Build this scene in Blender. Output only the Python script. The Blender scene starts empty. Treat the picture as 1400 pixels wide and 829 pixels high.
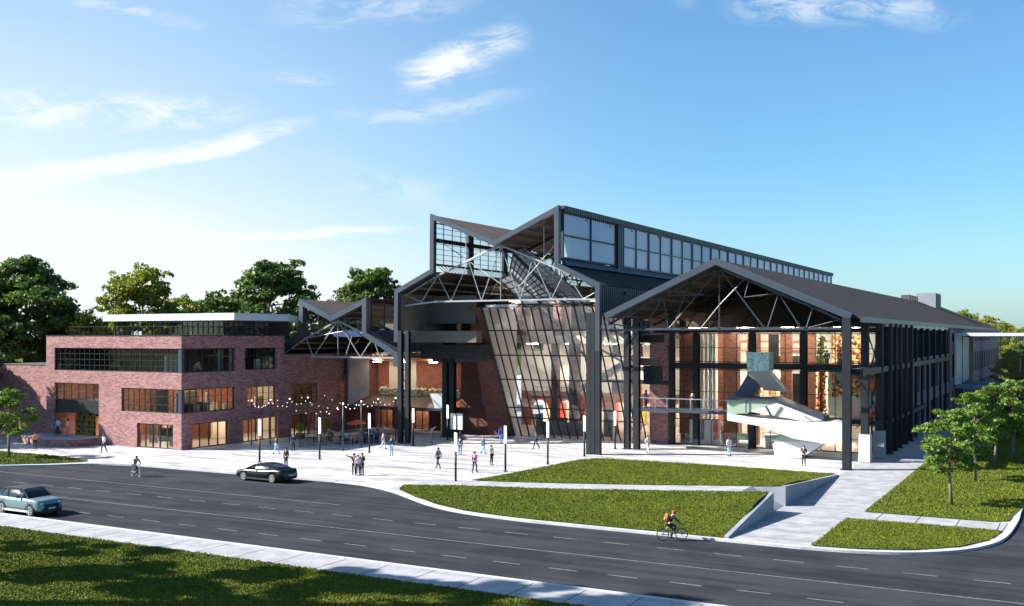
import bpy, bmesh, math, random
import numpy as np
from mathutils import Vector, Matrix, noise
random.seed(7)
col = bpy.context.scene.collection
sc = bpy.context.scene
# ------------------------------------------------------------------ camera
# world axes follow the building: X runs right along the front, Y runs into the depth
FL, HY, HC, AN = 1420.0, 460.0, 11.0, math.radians(28.8)
CF = (-math.sin(AN), math.cos(AN)); CR = (math.cos(AN), math.sin(AN))
CX, CY = 39.489, -88.3205
cd = bpy.data.cameras.new('camera'); cam = bpy.data.objects.new('camera', cd); col.objects.link(cam)
cam.location = (CX, CY, HC); cam.rotation_euler = (math.pi/2, 0, AN)
cd.sensor_width = 36; cd.lens = FL/1400*36; cd.shift_y = (HY-414.5)/1400
cd.clip_start = 0.5; cd.clip_end = 4000; sc.camera = cam

def at(x, y, X=None, Y=None, Z=0.0):
    k = (x-700)/FL; r = (CF[0]+CR[0]*k, CF[1]+CR[1]*k, (HY-y)/FL)
    if X is not None: t = (X-CX)/r[0]
    elif Y is not None: t = (Y-CY)/r[1]
    else: t = (Z-HC)/r[2]
    return Vector((CX+r[0]*t, CY+r[1]*t, HC+r[2]*t))
# ------------------------------------------------------------------ light
EL = math.radians(35); 
sdir = Vector((-CR[0]*math.cos(EL), -CR[1]*math.cos(EL), math.sin(EL)))   # towards the sun
sl = bpy.data.lights.new('sun', 'SUN'); sl.energy = 4.9; sl.angle = math.radians(.5); sl.color = (1, .93, .84)
so = bpy.data.objects.new('sun', sl); col.objects.link(so); so.rotation_euler = sdir.to_track_quat('Z', 'Y').to_euler()
w = bpy.data.worlds.new('World'); sc.world = w; w.use_nodes = True
sc.view_settings.view_transform = 'Standard'; sc.view_settings.look = 'None'
sc.view_settings.exposure = 1.5; sc.view_settings.gamma = 1.0; sc.view_settings.use_curve_mapping = False

class NB:                                   # small node helper
    def __init__(s, nt): s.nt = nt; s.N = nt.nodes; s.L = nt.links
    def n(s, t, **k):
        o = s.N.new(t)
        for a, b in k.items(): setattr(o, a, b)
        return o
    def put(s, sock, v):
        if hasattr(v, 'links') or isinstance(v, bpy.types.NodeSocket): s.L.new(v, sock)
        else: sock.default_value = v
    def m(s, op, *a, clamp=False):
        o = s.n('ShaderNodeMath', operation=op, use_clamp=clamp)
        for i, v in enumerate(a): s.put(o.inputs[i], v)
        return o.outputs[0]
    def vm(s, op, *a):
        o = s.n('ShaderNodeVectorMath', operation=op)
        for i, v in enumerate(a): s.put(o.inputs[i], v)
        return o.outputs['Value'] if op in ('DOT_PRODUCT', 'LENGTH') else o.outputs[0]
    def mix(s, f, a, b, mode='MIX'):
        o = s.n('ShaderNodeMix', data_type='RGBA', blend_type=mode)
        s.put(o.inputs[0], f); s.put(o.inputs[6], a); s.put(o.inputs[7], b); return o.outputs[2]
    def ramp(s, f, stops):
        o = s.n('ShaderNodeValToRGB'); e = o.color_ramp.elements
        while len(e) < len(stops): e.new(.5)
        for i, (p, c) in enumerate(stops):
            e[i].position = p; e[i].color = c if hasattr(c, '__len__') else (c, c, c, 1)
        s.put(o.inputs[0], f); return o.outputs[0]
    def noise(s, vec, scale, detail=4, rough=.55, dist=0):
        o = s.n('ShaderNodeTexNoise'); s.put(o.inputs['Vector'], vec)
        o.inputs['Scale'].default_value = scale; o.inputs['Detail'].default_value = detail
        o.inputs['Roughness'].default_value = rough; o.inputs['Distortion'].default_value = dist
        return o.outputs[0]
    def smooth(s, v, a, b):
        o = s.n('ShaderNodeMapRange', interpolation_type='SMOOTHSTEP'); s.put(o.inputs[0], v)
        o.inputs[1].default_value = a; o.inputs[2].default_value = b; return o.outputs[0]

nb = NB(w.node_tree); nb.N.clear()
sky = nb.n('ShaderNodeTexSky', sky_type='NISHITA'); sky.sun_disc = False
sky.sun_elevation = EL; sky.sun_rotation = math.atan2(sdir.x, sdir.y)
sky.air_density = 1.0; sky.dust_density = .9; sky.ozone_density = 2.5; sky.altitude = 0
bg = nb.n('ShaderNodeBackground'); bg.inputs[1].default_value = 0.055
out = nb.n('ShaderNodeOutputWorld'); nb.L.new(bg.outputs[0], out.inputs[0])
tc = nb.n('ShaderNodeTexCoord'); D = tc.outputs['Generated']
fd = nb.vm('DOT_PRODUCT', D, (CF[0], CF[1], 0)); fd = nb.m('MAXIMUM', fd, .05)
sx = nb.m('DIVIDE', nb.vm('DOT_PRODUCT', D, (CR[0], CR[1], 0)), fd)
sz = nb.m('DIVIDE', nb.vm('DOT_PRODUCT', D, (0, 0, 1)), fd)
cu = nb.n('ShaderNodeCombineXYZ'); nb.L.new(sx, cu.inputs[0]); nb.L.new(sz, cu.inputs[1]); UV = cu.outputs[0]
def cl_uv(rot, sxs, sys_):
    mp = nb.n('ShaderNodeMapping'); nb.L.new(UV, mp.inputs[0]); mp.inputs['Rotation'].default_value = (0, 0, rot)
    mp.inputs['Scale'].default_value = (sxs, sys_, 1); return mp.outputs[0]
n1 = nb.noise(cl_uv(-.2, 3, 14), 2.0, 7, .6, .6)
n2 = nb.noise(cl_uv(-.25, 12, 34), 1.6, 6, .65, .8)
n3 = nb.noise(cl_uv(.1, 1.6, 5), 1.5, 4, .5, .3)
def streak(x0, y0, x1, y1, wd, wob=.012, ends=.03, gain=1.0, tex=n2, lo=.35, hi=.62):
    ax, ay = (x0-700)/FL, (HY-y0)/FL; bx, by = (x1-700)/FL, (HY-y1)/FL
    L = math.hypot(bx-ax, by-ay); ux, uy = (bx-ax)/L, (by-ay)/L
    px = nb.m('SUBTRACT', sx, ax); py = nb.m('SUBTRACT', sz, ay)
    al = nb.m('ADD', nb.m('MULTIPLY', px, ux), nb.m('MULTIPLY', py, uy))
    ac = nb.m('ADD', nb.m('MULTIPLY', px, -uy), nb.m('MULTIPLY', py, ux))
    ac = nb.m('ADD', ac, nb.m('MULTIPLY', nb.m('SUBTRACT', n1, .5), wob*4))
    e = nb.m('MULTIPLY', nb.smooth(al, 0, ends), nb.m('SUBTRACT', 1.0, nb.smooth(al, L-ends, L)))
    d = nb.m('SUBTRACT', 1.0, nb.smooth(nb.m('ABSOLUTE', ac), 0, wd/FL))
    return nb.m('MULTIPLY', nb.m('MULTIPLY', nb.m('MULTIPLY', d, e), nb.smooth(tex, lo, hi)), gain)
cl = None
for a in [(-120, 272, 250, 212, 22, .012, .05, 1.2, n1, .2, .55), (190, 222, 450, 168, 17, .010, .05, 1.2, n1, .2, .55),
          (420, 168, 760, 128, 17, .012, .1, .6), (530, 118, 735, 42, 36, .006, .04, 1.5), (560, 100, 730, 60, 22, .006, .04, 1.0, n1, .2, .6),
          (960, 5, 1340, 22, 26, .008, .08, 1.0), (340, 98, 480, 110, 16, .006, .05, .6), (-60, 150, 380, 152, 34, .01, .1, .8),
          (60, -10, 300, 42, 14, .008, .06, .6), (90, 336, 600, 310, 9, .006, .1, .9, n1, .2, .5), (330, 20, 700, 2, 26, .01, .1, .7),
          (400, 220, 700, 300, 40, .01, .1, .35), (-60, 320, 330, 322, 40, .01, .1, .6), (930, 20, 960, -60, 30, .006, .02, .35)]:
    s_ = streak(*a); s_ = nb.m('MULTIPLY', s_, .55); cl = s_ if cl is None else nb.m('ADD', cl, s_)
veil = nb.m('MULTIPLY', nb.m('SUBTRACT', 1.0, nb.smooth(sx, -.62, .22)), nb.m('ADD', .62, nb.m('MULTIPLY', n3, .45)))
veil = nb.m('MULTIPLY', veil, nb.m('SUBTRACT', 1.25, nb.smooth(sz, .0, .42)))
low = nb.m('MULTIPLY', nb.m('SUBTRACT', 1.0, nb.smooth(sz, -.02, .17)), nb.m('SUBTRACT', .72, nb.m('MULTIPLY', nb.smooth(sx, -.45, .35), .52)))
cl = nb.m('ADD', nb.m('ADD', nb.m('ADD', cl, .02), veil), low); cl = nb.m('MULTIPLY', nb.m('MINIMUM', cl, .97), nb.smooth(nb.vm('DOT_PRODUCT', D, (CF[0], CF[1], 0)), .02, .35))
tint = nb.mix(1.0, sky.outputs[0], (.70, 1.10, 1.28, 1), 'MULTIPLY')
nb.L.new(nb.mix(cl, tint, (6.3, 6.7, 6.9, 1)), bg.inputs[0])

# ------------------------------------------------------------------ materials
def mat(name, base=(.5, .5, .5), rough=.7, metal=0, spec=.5, fn=None, bump=None):
    m = bpy.data.materials.new(name); m.use_nodes = True; b = NB(m.node_tree)
    p = m.node_tree.nodes['Principled BSDF']
    p.inputs['Base Color'].default_value = (*base, 1); p.inputs['Roughness'].default_value = rough
    p.inputs['Metallic'].default_value = metal; p.inputs['Specular IOR Level'].default_value = spec
    b.p = p; b.obj = b.n('ShaderNodeTexCoord').outputs['Object']
    if fn: fn(b)
    return m
def speck(base, amt=.25, scale=1.2, fine=14, bump=.0):
    def f(b):
        a = b.noise(b.obj, scale, 5); c = b.noise(b.obj, fine, 3)
        k = b.m('ADD', b.m('MULTIPLY', a, .65), b.m('MULTIPLY', c, .35))
        lo = tuple(v*(1-amt) for v in base)+(1,); hi = tuple(min(1, v*(1+amt)) for v in base)+(1,)
        b.put(b.p.inputs['Base Color'], b.ramp(k, [(.3, lo), (.7, hi)]))
        if bump:
            q = b.n('ShaderNodeBump'); q.inputs[0].default_value = bump; q.inputs[1].default_value = .05
            b.L.new(c, q.inputs['Height']); b.L.new(q.outputs[0], b.p.inputs['Normal'])
    return f
def brick(c1, c2, mortar, bw=.42, bh=.14):
    def f(b):
        sp = b.n('ShaderNodeSeparateXYZ'); b.L.new(b.obj, sp.inputs[0])
        cb = b.n('ShaderNodeCombineXYZ'); b.L.new(b.m('ADD', sp.outputs[0], sp.outputs[1]), cb.inputs[0]); b.L.new(sp.outputs[2], cb.inputs[1])
        t = b.n('ShaderNodeTexBrick'); b.L.new(cb.outputs[0], t.inputs['Vector'])
        t.inputs['Color1'].default_value = (*c1, 1); t.inputs['Color2'].default_value = (*c2, 1); t.inputs['Mortar'].default_value = (*mortar, 1)
        t.inputs['Scale'].default_value = 1; t.inputs['Mortar Size'].default_value = .018; t.inputs['Mortar Smooth'].default_value = .3
        t.inputs['Brick Width'].default_value = bw; t.inputs['Row Height'].default_value = bh; t.inputs['Bias'].default_value = -.1
        n = b.noise(b.obj, .6, 5); v = b.noise(cb.outputs[0], 4.5, 2)
        k = b.m('ADD', .42, b.m('ADD', b.m('MULTIPLY', n, .45), b.m('MULTIPLY', v, .7)))
        kk = b.n('ShaderNodeCombineColor'); [b.L.new(k, kk.inputs[i]) for i in range(3)]
        b.put(b.p.inputs['Base Color'], b.mix(1, t.outputs[0], kk.outputs[0], 'MULTIPLY'))
        q = b.n('ShaderNodeBump'); q.inputs[0].default_value = .5; q.inputs[1].default_value = .02
        b.L.new(t.outputs['Fac'], q.inputs['Height']); q.invert = True; b.L.new(q.outputs[0], b.p.inputs['Normal'])
    return f
def corr(base, axis=1, pitch=.35, amt=.25):
    def f(b):
        sp = b.n('ShaderNodeSeparateXYZ'); b.L.new(b.obj, sp.inputs[0])
        s = b.m('SINE', b.m('MULTIPLY', sp.outputs[axis], 6.283/pitch)); n = b.noise(b.obj, .35, 5); n2_ = b.noise(b.obj, 3, 3)
        k = b.m('ADD', b.m('MULTIPLY', n, .6), b.m('MULTIPLY', n2_, .4))
        lo = tuple(v*(1-amt) for v in base)+(1,); hi = tuple(v*(1+amt) for v in base)+(1,)
        b.put(b.p.inputs['Base Color'], b.ramp(k, [(.3, lo), (.7, hi)]))
        q = b.n('ShaderNodeBump'); q.inputs[0].default_value = .9; q.inputs[1].default_value = .08
        b.L.new(s, q.inputs['Height']); b.L.new(q.outputs[0], b.p.inputs['Normal'])
    return f
def f_paving(b):
    t = b.n('ShaderNodeTexBrick'); b.L.new(b.obj, t.inputs['Vector'])
    t.inputs['Color1'].default_value = (.49, .485, .505, 1); t.inputs['Color2'].default_value = (.28, .28, .30, 1); t.inputs['Mortar'].default_value = (.22, .22, .23, 1)
    t.inputs['Scale'].default_value = 1; t.inputs['Mortar Size'].default_value = .02; t.inputs['Brick Width'].default_value = 3.6; t.inputs['Row Height'].default_value = .9; t.inputs['Bias'].default_value = -.35
    mp = b.n('ShaderNodeMapping'); b.L.new(b.obj, mp.inputs[0]); mp.inputs['Scale'].default_value = (.16, .75, 1); mp.inputs['Rotation'].default_value = (0, 0, -.5)
    n = b.noise(mp.outputs[0], 1.0, 6, .65); n2_ = b.noise(b.obj, 2.6, 4); n3_ = b.noise(b.obj, .09, 3)
    k = b.m('ADD', .34, b.m('ADD', b.m('MULTIPLY', b.smooth(n, .36, .56), .48), b.m('ADD', b.m('MULTIPLY', n2_, .18), b.m('MULTIPLY', n3_, .18))))
    kk = b.n('ShaderNodeCombineColor'); [b.L.new(k, kk.inputs[i]) for i in range(3)]
    b.put(b.p.inputs['Base Color'], b.mix(1, t.outputs[0], kk.outputs[0], 'MULTIPLY'))
def f_asphalt(b):
    mp = b.n('ShaderNodeMapping'); b.L.new(b.obj, mp.inputs[0]); mp.inputs['Scale'].default_value = (.05, 1.1, 1)
    n = b.noise(mp.outputs[0], 1, 5); n2_ = b.noise(b.obj, 9, 3); n3_ = b.noise(b.obj, .3, 4)
    k = b.m('ADD', b.m('MULTIPLY', b.smooth(n, .3, .7), .45), b.m('ADD', b.m('MULTIPLY', n2_, .2), b.m('MULTIPLY', b.smooth(n3_, .3, .7), .35)))
    b.put(b.p.inputs['Base Color'], b.ramp(k, [(.25, (.017, .0185, .025, 1)), (.68, (.034, .036, .045, 1))]))
    q = b.n('ShaderNodeBump'); q.inputs[0].default_value = .3; q.inputs[1].default_value = .02
    b.L.new(b.noise(b.obj, 40, 2), q.inputs['Height']); b.L.new(q.outputs[0], b.p.inputs['Normal'])
def f_soil(b):
    n = b.noise(b.obj, .5, 5); n2_ = b.noise(b.obj, 6, 4)
    k = b.m('ADD', b.m('MULTIPLY', n, .5), b.m('MULTIPLY', n2_, .5))
    b.put(b.p.inputs['Base Color'], b.ramp(k, [(.3, (.04, .055, .006, 1)), (.7, (.075, .095, .010, 1))]))
def f_blade(b):
    n = b.noise(b.obj, .55, 5, .6); n2_ = b.noise(b.obj, 9, 2)
    k = b.m('ADD', b.m('MULTIPLY', n, .6), b.m('MULTIPLY', n2_, .4))
    b.put(b.p.inputs['Base Color'], b.ramp(k, [(.3, (.065, .085, .006, 1)), (.52, (.112, .136, .010, 1)), (.72, (.175, .195, .018, 1))]))
def leafmat(name, dark, mid, lite):
    m = bpy.data.materials.new(name); m.use_nodes = True; b = NB(m.node_tree); p = b.N['Principled BSDF']
    o = b.n('ShaderNodeTexCoord').outputs['Object']
    k = b.m('ADD', b.m('MULTIPLY', b.noise(o, .35, 3), .5), b.m('MULTIPLY', b.noise(o, 5, 3), .5))
    c = b.ramp(k, [(.34, (*dark, 1)), (.5, (*mid, 1)), (.68, (*lite, 1))])
    b.L.new(c, p.inputs['Base Color']); p.inputs['Roughness'].default_value = .55
    t = b.n('ShaderNodeBsdfTranslucent'); b.L.new(b.mix(1, c, (1.2, 1.3, .5, 1), 'MULTIPLY'), t.inputs[0])
    mx = b.n('ShaderNodeMixShader'); mx.inputs[0].default_value = .35
    b.L.new(p.outputs[0], mx.inputs[1]); b.L.new(t.outputs[0], mx.inputs[2]); b.L.new(mx.outputs[0], b.N['Material Output'].inputs[0])
    return m
def glass(name, tint=(.85, .9, .92), trans=.85, gloss=1.0, body=None):
    m = bpy.data.materials.new(name); m.use_nodes = True; b = NB(m.node_tree); b.N.remove(b.N['Principled BSDF'])
    t = b.n('ShaderNodeBsdfTransparent'); t.inputs[0].default_value = (*tint, 1)
    g = b.n('ShaderNodeBsdfGlossy'); g.inputs['Roughness'].default_value = .03; g.inputs[0].default_value = (.9, .95, 1, 1)
    ge = b.n('ShaderNodeNewGeometry'); ca = b.m('ABSOLUTE', b.vm('DOT_PRODUCT', ge.outputs['Normal'], ge.outputs['Incoming']))
    fr = b.m('ADD', .05, b.m('MULTIPLY', .95, b.m('POWER', b.m('SUBTRACT', 1.0, ca), 5.0)))
    mx = b.n('ShaderNodeMixShader'); b.L.new(b.m('MULTIPLY', fr, gloss, clamp=True), mx.inputs[0])
    last = t.outputs[0]
    if body:
        d = b.n('ShaderNodeBsdfDiffuse'); d.inputs[0].default_value = (*body[0], 1)
        tl = b.n('ShaderNodeBsdfTranslucent'); tl.inputs[0].default_value = (*body[0], 1)
        o = b.n('ShaderNodeTexCoord').outputs['Object']; sp = b.n('ShaderNodeSeparateXYZ'); b.L.new(o, sp.inputs[0])
        s = b.m('ADD', .5, b.m('MULTIPLY', b.m('SINE', b.m('MULTIPLY', b.m('ADD', sp.outputs[1], sp.outputs[0]), 6.283/.5)), .5))
        dm = b.n('ShaderNodeMixShader'); dm.inputs[0].default_value = .35; b.L.new(d.outputs[0], dm.inputs[1]); b.L.new(tl.outputs[0], dm.inputs[2])
        bm_ = b.n('ShaderNodeMixShader'); b.L.new(b.m('ADD', body[1]-.08, b.m('MULTIPLY', s, .16)), bm_.inputs[0])
        b.L.new(t.outputs[0], bm_.inputs[1]); b.L.new(dm.outputs[0], bm_.inputs[2]); last = bm_.outputs[0]
    b.L.new(last, mx.inputs[1]); b.L.new(g.outputs[0], mx.inputs[2]); b.L.new(mx.outputs[0], b.N['Material Output'].inputs[0])
    return m
def emit(name, c, s):
    m = mat(name, c, .5); p = m.node_tree.nodes['Principled BSDF']
    p.inputs['Emission Color'].default_value = (*c, 1); p.inputs['Emission Strength'].default_value = s; return m
def f_mosaic(b):
    v = b.n('ShaderNodeTexVoronoi'); b.L.new(b.obj, v.inputs[0]); v.inputs['Scale'].default_value = 4.2
    sp = b.n('ShaderNodeSeparateColor'); b.L.new(v.outputs['Color'], sp.inputs[0])
    n = b.noise(b.obj, 1.5, 3)
    k = b.m('ADD', b.m('MULTIPLY', sp.outputs[0], .75), b.m('MULTIPLY', n, .25))
    c = b.ramp(k, [(.15, (.06, .02, .015, 1)), (.32, (.55, .22, .03, 1)), (.48, (.75, .45, .12, 1)), (.6, (.3, .06, .03, 1)), (.75, (.85, .72, .5, 1)), (.9, (.12, .12, .06, 1))])
    b.N[c.node.name].color_ramp.interpolation = 'CONSTANT'; b.put(b.p.inputs['Base Color'], c)
def f_screen(b):
    n = b.noise(b.obj, 1.3, 5, .7, 1.5)
    b.put(b.p.inputs['Base Color'], b.ramp(n, [(.35, (.05, .18, .25, 1)), (.5, (.35, .52, .56, 1)), (.62, (.6, .6, .45, 1)), (.75, (.1, .25, .3, 1))]))
M = {}
M['brick'] = mat('red_brick', rough=.85, fn=brick((.36, .155, .15), (.13, .047, .047), (.26, .18, .18)))
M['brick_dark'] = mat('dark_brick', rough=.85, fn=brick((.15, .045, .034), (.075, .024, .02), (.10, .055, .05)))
M['brick_orange'] = mat('orange_brick', rough=.85, fn=brick((.40, .135, .075), (.24, .075, .045), (.3, .17, .12)))
M['brick_plum'] = mat('plum_brick', rough=.85, fn=brick((.21, .13, .15), (.14, .085, .10), (.2, .15, .165)))
M['steel'] = mat('dark_steel', rough=.5, spec=.35, fn=speck((.0105, .0135, .018), .3))
M['fascia'] = mat('blue_grey_steel', rough=.4, fn=speck((.034, .044, .064), .2, .5))
M['truss'] = mat('pale_steel', rough=.4, fn=speck((.27, .285, .31), .12))
M['roof'] = mat('roof_sheet', rough=.9, spec=.15, fn=corr((.052, .045, .043), 1, .45, .3))
M['roof_brown'] = mat('roof_sheet_brown', rough=.9, spec=.2, fn=corr((.11, .082, .07), 1, .45, .2))
M['soffit'] = mat('brown_soffit', rough=.7, fn=speck((.13, .10, .085), .25, .5))
M['clad'] = mat('black_cladding', rough=.5, fn=corr((.022, .026, .034), 1, .5, .3))
M['cladx'] = mat('grey_cladding', rough=.5, fn=corr((.10, .11, .13), 0, .5, .3))
M['panel'] = mat('brown_grey_panel', rough=.6, fn=speck((.075, .064, .062), .15, .5)); M['beambrown'] = mat('brown_beam', rough=.5, fn=speck((.11, .082, .065), .15, .5))
M['paving'] = mat('pale_paving', rough=.75, fn=f_paving)
M['concrete'] = mat('pale_concrete', rough=.8, fn=speck((.27, .27, .295), .38, .9, 9, .2))
M['kerb'] = mat('kerb_stone', rough=.8, fn=speck((.38, .38, .40), .22, 1.0, 10))
M['wallconc'] = mat('retaining_concrete', rough=.75, fn=speck((.21, .235, .275), .22, .7, 8))
M['asphalt'] = mat('asphalt', rough=1.0, spec=.12, fn=f_asphalt)
M['paint'] = mat('worn_road_paint', rough=1.0, spec=.12, fn=speck((.13, .13, .135), .5, 3.5, 18))
M['soil'] = mat('lawn_base', rough=.95, spec=.1, fn=f_soil)
M['blade'] = mat('grass_blades', rough=.7, spec=.2, fn=f_blade)
M['white'] = mat('white_render', rough=.5, spec=.3, fn=speck((.52, .53, .55), .08, .6))
M['whitecool'] = mat('white_roof_edge', rough=.4, fn=speck((.48, .51, .57), .06, .4))
M['cream'] = mat('cream_wall', rough=.8, fn=speck((.66, .58, .46), .12, .5, 4))
M['creamlit'] = mat('pale_plaster', rough=.8, fn=speck((.74, .70, .62), .08, .5, 4))
M['orange'] = mat('orange_timber', rough=.6, fn=speck((.62, .22, .06), .25, 1.5))
M['timber'] = mat('light_timber', rough=.6, fn=speck((.55, .36, .20), .2, 1.5))
M['floor'] = mat('interior_floor', rough=.5, fn=speck((.36, .29, .25), .2, .6, 5))
M['slab'] = mat('floor_slab', rough=.7, fn=speck((.07, .068, .068), .2))
M['dark'] = mat('matt_black', rough=.8, fn=speck((.018, .018, .02), .2))  # near-black own colour of dark parts, and painted shade of the opening panels
M['glass'] = glass('clear_glass')
M['glassfront'] = glass('reflecting_glass', (.93, .95, .96), gloss=2.4)
M['glassdark'] = glass('dark_glass', (.42, .46, .5), gloss=1.3)
M['glassfold'] = glass('folded_glass', (.9, .92, .93), gloss=.7, body=((.50, .475, .49), .86))
M['channel'] = glass('channel_glass', (.75, .85, .95), gloss=.6, body=((.52, .64, .86), .84))
M['sagegreen'] = mat('sage_panel', rough=.4, fn=speck((.27, .34, .26), .12, .7))
M['brownmetal'] = mat('brown_metal', rough=.35, fn=speck((.30, .255, .23), .1, .6))
M['navy'] = mat('navy_panel', rough=.35, fn=speck((.045, .06, .10), .3, 1.2))
M['screen'] = mat('patterned_tile', rough=.3, fn=f_screen)
M['mosaic'] = mat('mosaic', rough=.6, fn=f_mosaic)
M['red'] = mat('red_gloss', rough=.35, fn=speck((.75, .07, .02), .3, 1.5))
M['yellow'] = mat('yellow_paint', rough=.5, fn=speck((.75, .55, .04), .15, 1.5))
M['green'] = mat('green_paint', rough=.5, fn=speck((.10, .25, .06), .3, 1.5))
M['blue'] = mat('blue_banner', rough=.6, fn=speck((.02, .05, .16), .2, 1.5))
M['lamp'] = emit('lamp_tube', (1, .97, .92), .5)
M['bulb'] = emit('warm_bulb', (1, .9, .75), .8)
M['ceil'] = emit('ceiling_light', (1, .78, .52), 9.0)
M['ceilw'] = emit('ceiling_light_white', (1, .90, .76), 21.0)
M['leaf_dark'] = leafmat('leaf_dark', (.026, .052, .010), (.062, .11, .018), (.13, .20, .035))
M['leaf_yel'] = leafmat('leaf_yellow', (.075, .09, .008), (.17, .19, .014), (.28, .30, .03))
M['leaf_mid'] = leafmat('leaf_mid', (.05, .095, .012), (.11, .19, .02), (.20, .30, .04))
M['bark'] = mat('bark', rough=.9, fn=speck((.16, .12, .09), .3, 4, 20))

# ------------------------------------------------------------------ mesh helpers
class MB:
    def __init__(s): s.v = []; s.f = []
    def add(s, vs, fs):
        o = len(s.v); s.v += [tuple(v) for v in vs]; s.f += [tuple(i+o for i in f) for f in fs]; return s
    def box(s, x0, x1, y0, y1, z0, z1):
        return s.add([(x0, y0, z0), (x1, y0, z0), (x1, y1, z0), (x0, y1, z0), (x0, y0, z1), (x1, y0, z1), (x1, y1, z1), (x0, y1, z1)],
                     [(0, 3, 2, 1), (4, 5, 6, 7), (0, 1, 5, 4), (1, 2, 6, 5), (2, 3, 7, 6), (3, 0, 4, 7)])
    def bar(s, p, q, wd=.1, ht=None, up=(0, 0, 1)):
        p = Vector(p); q = Vector(q); d = (q-p).normalized(); u = Vector(up)
        if abs(d.dot(u)) > .99: u = Vector((0, 1, 0))
        a = d.cross(u).normalized()*wd/2; b = a.normalized().cross(d)*(ht or wd)/2
        return s.add([p-a-b, p+a-b, p+a+b, p-a+b, q-a-b, q+a-b, q+a+b, q-a+b],
                     [(0, 1, 2, 3), (7, 6, 5, 4), (0, 4, 5, 1), (1, 5, 6, 2), (2, 6, 7, 3), (3, 7, 4, 0)])
    def tube(s, p, q, r0, r1=None, n=8):
        p = Vector(p); q = Vector(q); r1 = r0 if r1 is None else r1; d = (q-p).normalized()
        u = Vector((0, 0, 1)) if abs(d.z) < .95 else Vector((1, 0, 0)); a = d.cross(u).normalized(); b = d.cross(a)
        vs = []
        for c, r in ((p, r0), (q, r1)):
            for i in range(n):
                t = 6.2832*i/n; vs.append(c+a*r*math.cos(t)+b*r*math.sin(t))
        fs = [(i, (i+1) % n, n+(i+1) % n, n+i) for i in range(n)]+[tuple(range(n))[::-1], tuple(range(n, 2*n))]
        return s.add(vs, fs)
    def prism(s, pts, off):                # polygon (3d points) pushed by off
        n = len(pts); off = Vector(off); P_ = [Vector(p) for p in pts]
        return s.add(P_+[p+off for p in P_], [tuple(range(n))[::-1], tuple(range(n, 2*n))]+[(i, (i+1) % n, n+(i+1) % n, n+i) for i in range(n)])
    def ball(s, c, r, n=8, m=6, sq=(1, 1, 1)):
        vs = [(c[0], c[1], c[2]-r*sq[2])]
        for j in range(1, m):
            ph = math.pi*j/m-math.pi/2
            for i in range(n):
                t = 6.2832*i/n; vs.append((c[0]+r*sq[0]*math.cos(ph)*math.cos(t), c[1]+r*sq[1]*math.cos(ph)*math.sin(t), c[2]+r*sq[2]*math.sin(ph)))
        vs.append((c[0], c[1], c[2]+r*sq[2])); fs = [(0, 1+(i+1) % n, 1+i) for i in range(n)]
        for j in range(m-2):
            for i in range(n): fs.append((1+j*n+i, 1+j*n+(i+1) % n, 1+(j+1)*n+(i+1) % n, 1+(j+1)*n+i))
        L = len(vs)-1; fs += [(L, 1+(m-2)*n+i, 1+(m-2)*n+(i+1) % n) for i in range(n)]
        return s.add(vs, fs)
    def ring(s, c, R, r, axis='y', n=20, k=6):
        vs = []; fs = []
        for i in range(n):
            t = 6.2832*i/n
            for j in range(k):
                u = 6.2832*j/k; a = (R+r*math.cos(u))*math.cos(t); b = (R+r*math.cos(u))*math.sin(t); h = r*math.sin(u)
                vs.append((c[0]+a, c[1]+h, c[2]+b) if axis == 'y' else (c[0]+h, c[1]+a, c[2]+b) if axis == 'x' else (c[0]+a, c[1]+b, c[2]+h))
        for i in range(n):
            for j in range(k): fs.append((i*k+j, ((i+1) % n)*k+j, ((i+1) % n)*k+(j+1) % k, i*k+(j+1) % k))
        return s.add(vs, fs)
    def build(s, name, m, parent=None, smooth=False, bevel=0):
        me = bpy.data.meshes.new(name); me.from_pydata(s.v, [], s.f)
        bm = bmesh.new(); bm.from_mesh(me); bmesh.ops.recalc_face_normals(bm, faces=bm.faces); bm.to_mesh(me); bm.free()
        if smooth: me.polygons.foreach_set('use_smooth', [True]*len(me.polygons))
        me.materials.append(m if not isinstance(m, str) else M[m]); return link(name, me, parent)
def link(name, me, parent=None):
    o = bpy.data.objects.new(name, me); col.objects.link(o)
    if parent:
        o.parent = parent
        if parent.type == 'EMPTY' and parent.get('world_parts'): o.matrix_parent_inverse = Matrix.Translation(-parent.location)
    return o
def tag(o, label=None, cat=None, group=None, kind=None):
    if label: o['label'] = label
    if cat: o['category'] = cat
    if group: o['group'] = group
    if kind: o['kind'] = kind
    return o
def thing(name, label, cat, loc=(0, 0, 0), rz=0, group=None, world=False):
    o = bpy.data.objects.new(name, None); col.objects.link(o); o.location = loc; o.rotation_euler = (0, 0, rz); o.empty_display_size = .3
    if world: o['world_parts'] = True
    return tag(o, label, cat, group)
def copy_tree(o, parent=None):
    c = o.copy(); col.objects.link(c); c.parent = parent
    if parent: c.matrix_parent_inverse = o.matrix_parent_inverse.copy()
    for ch in list(o.children): copy_tree(ch, c)
    return c
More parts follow.
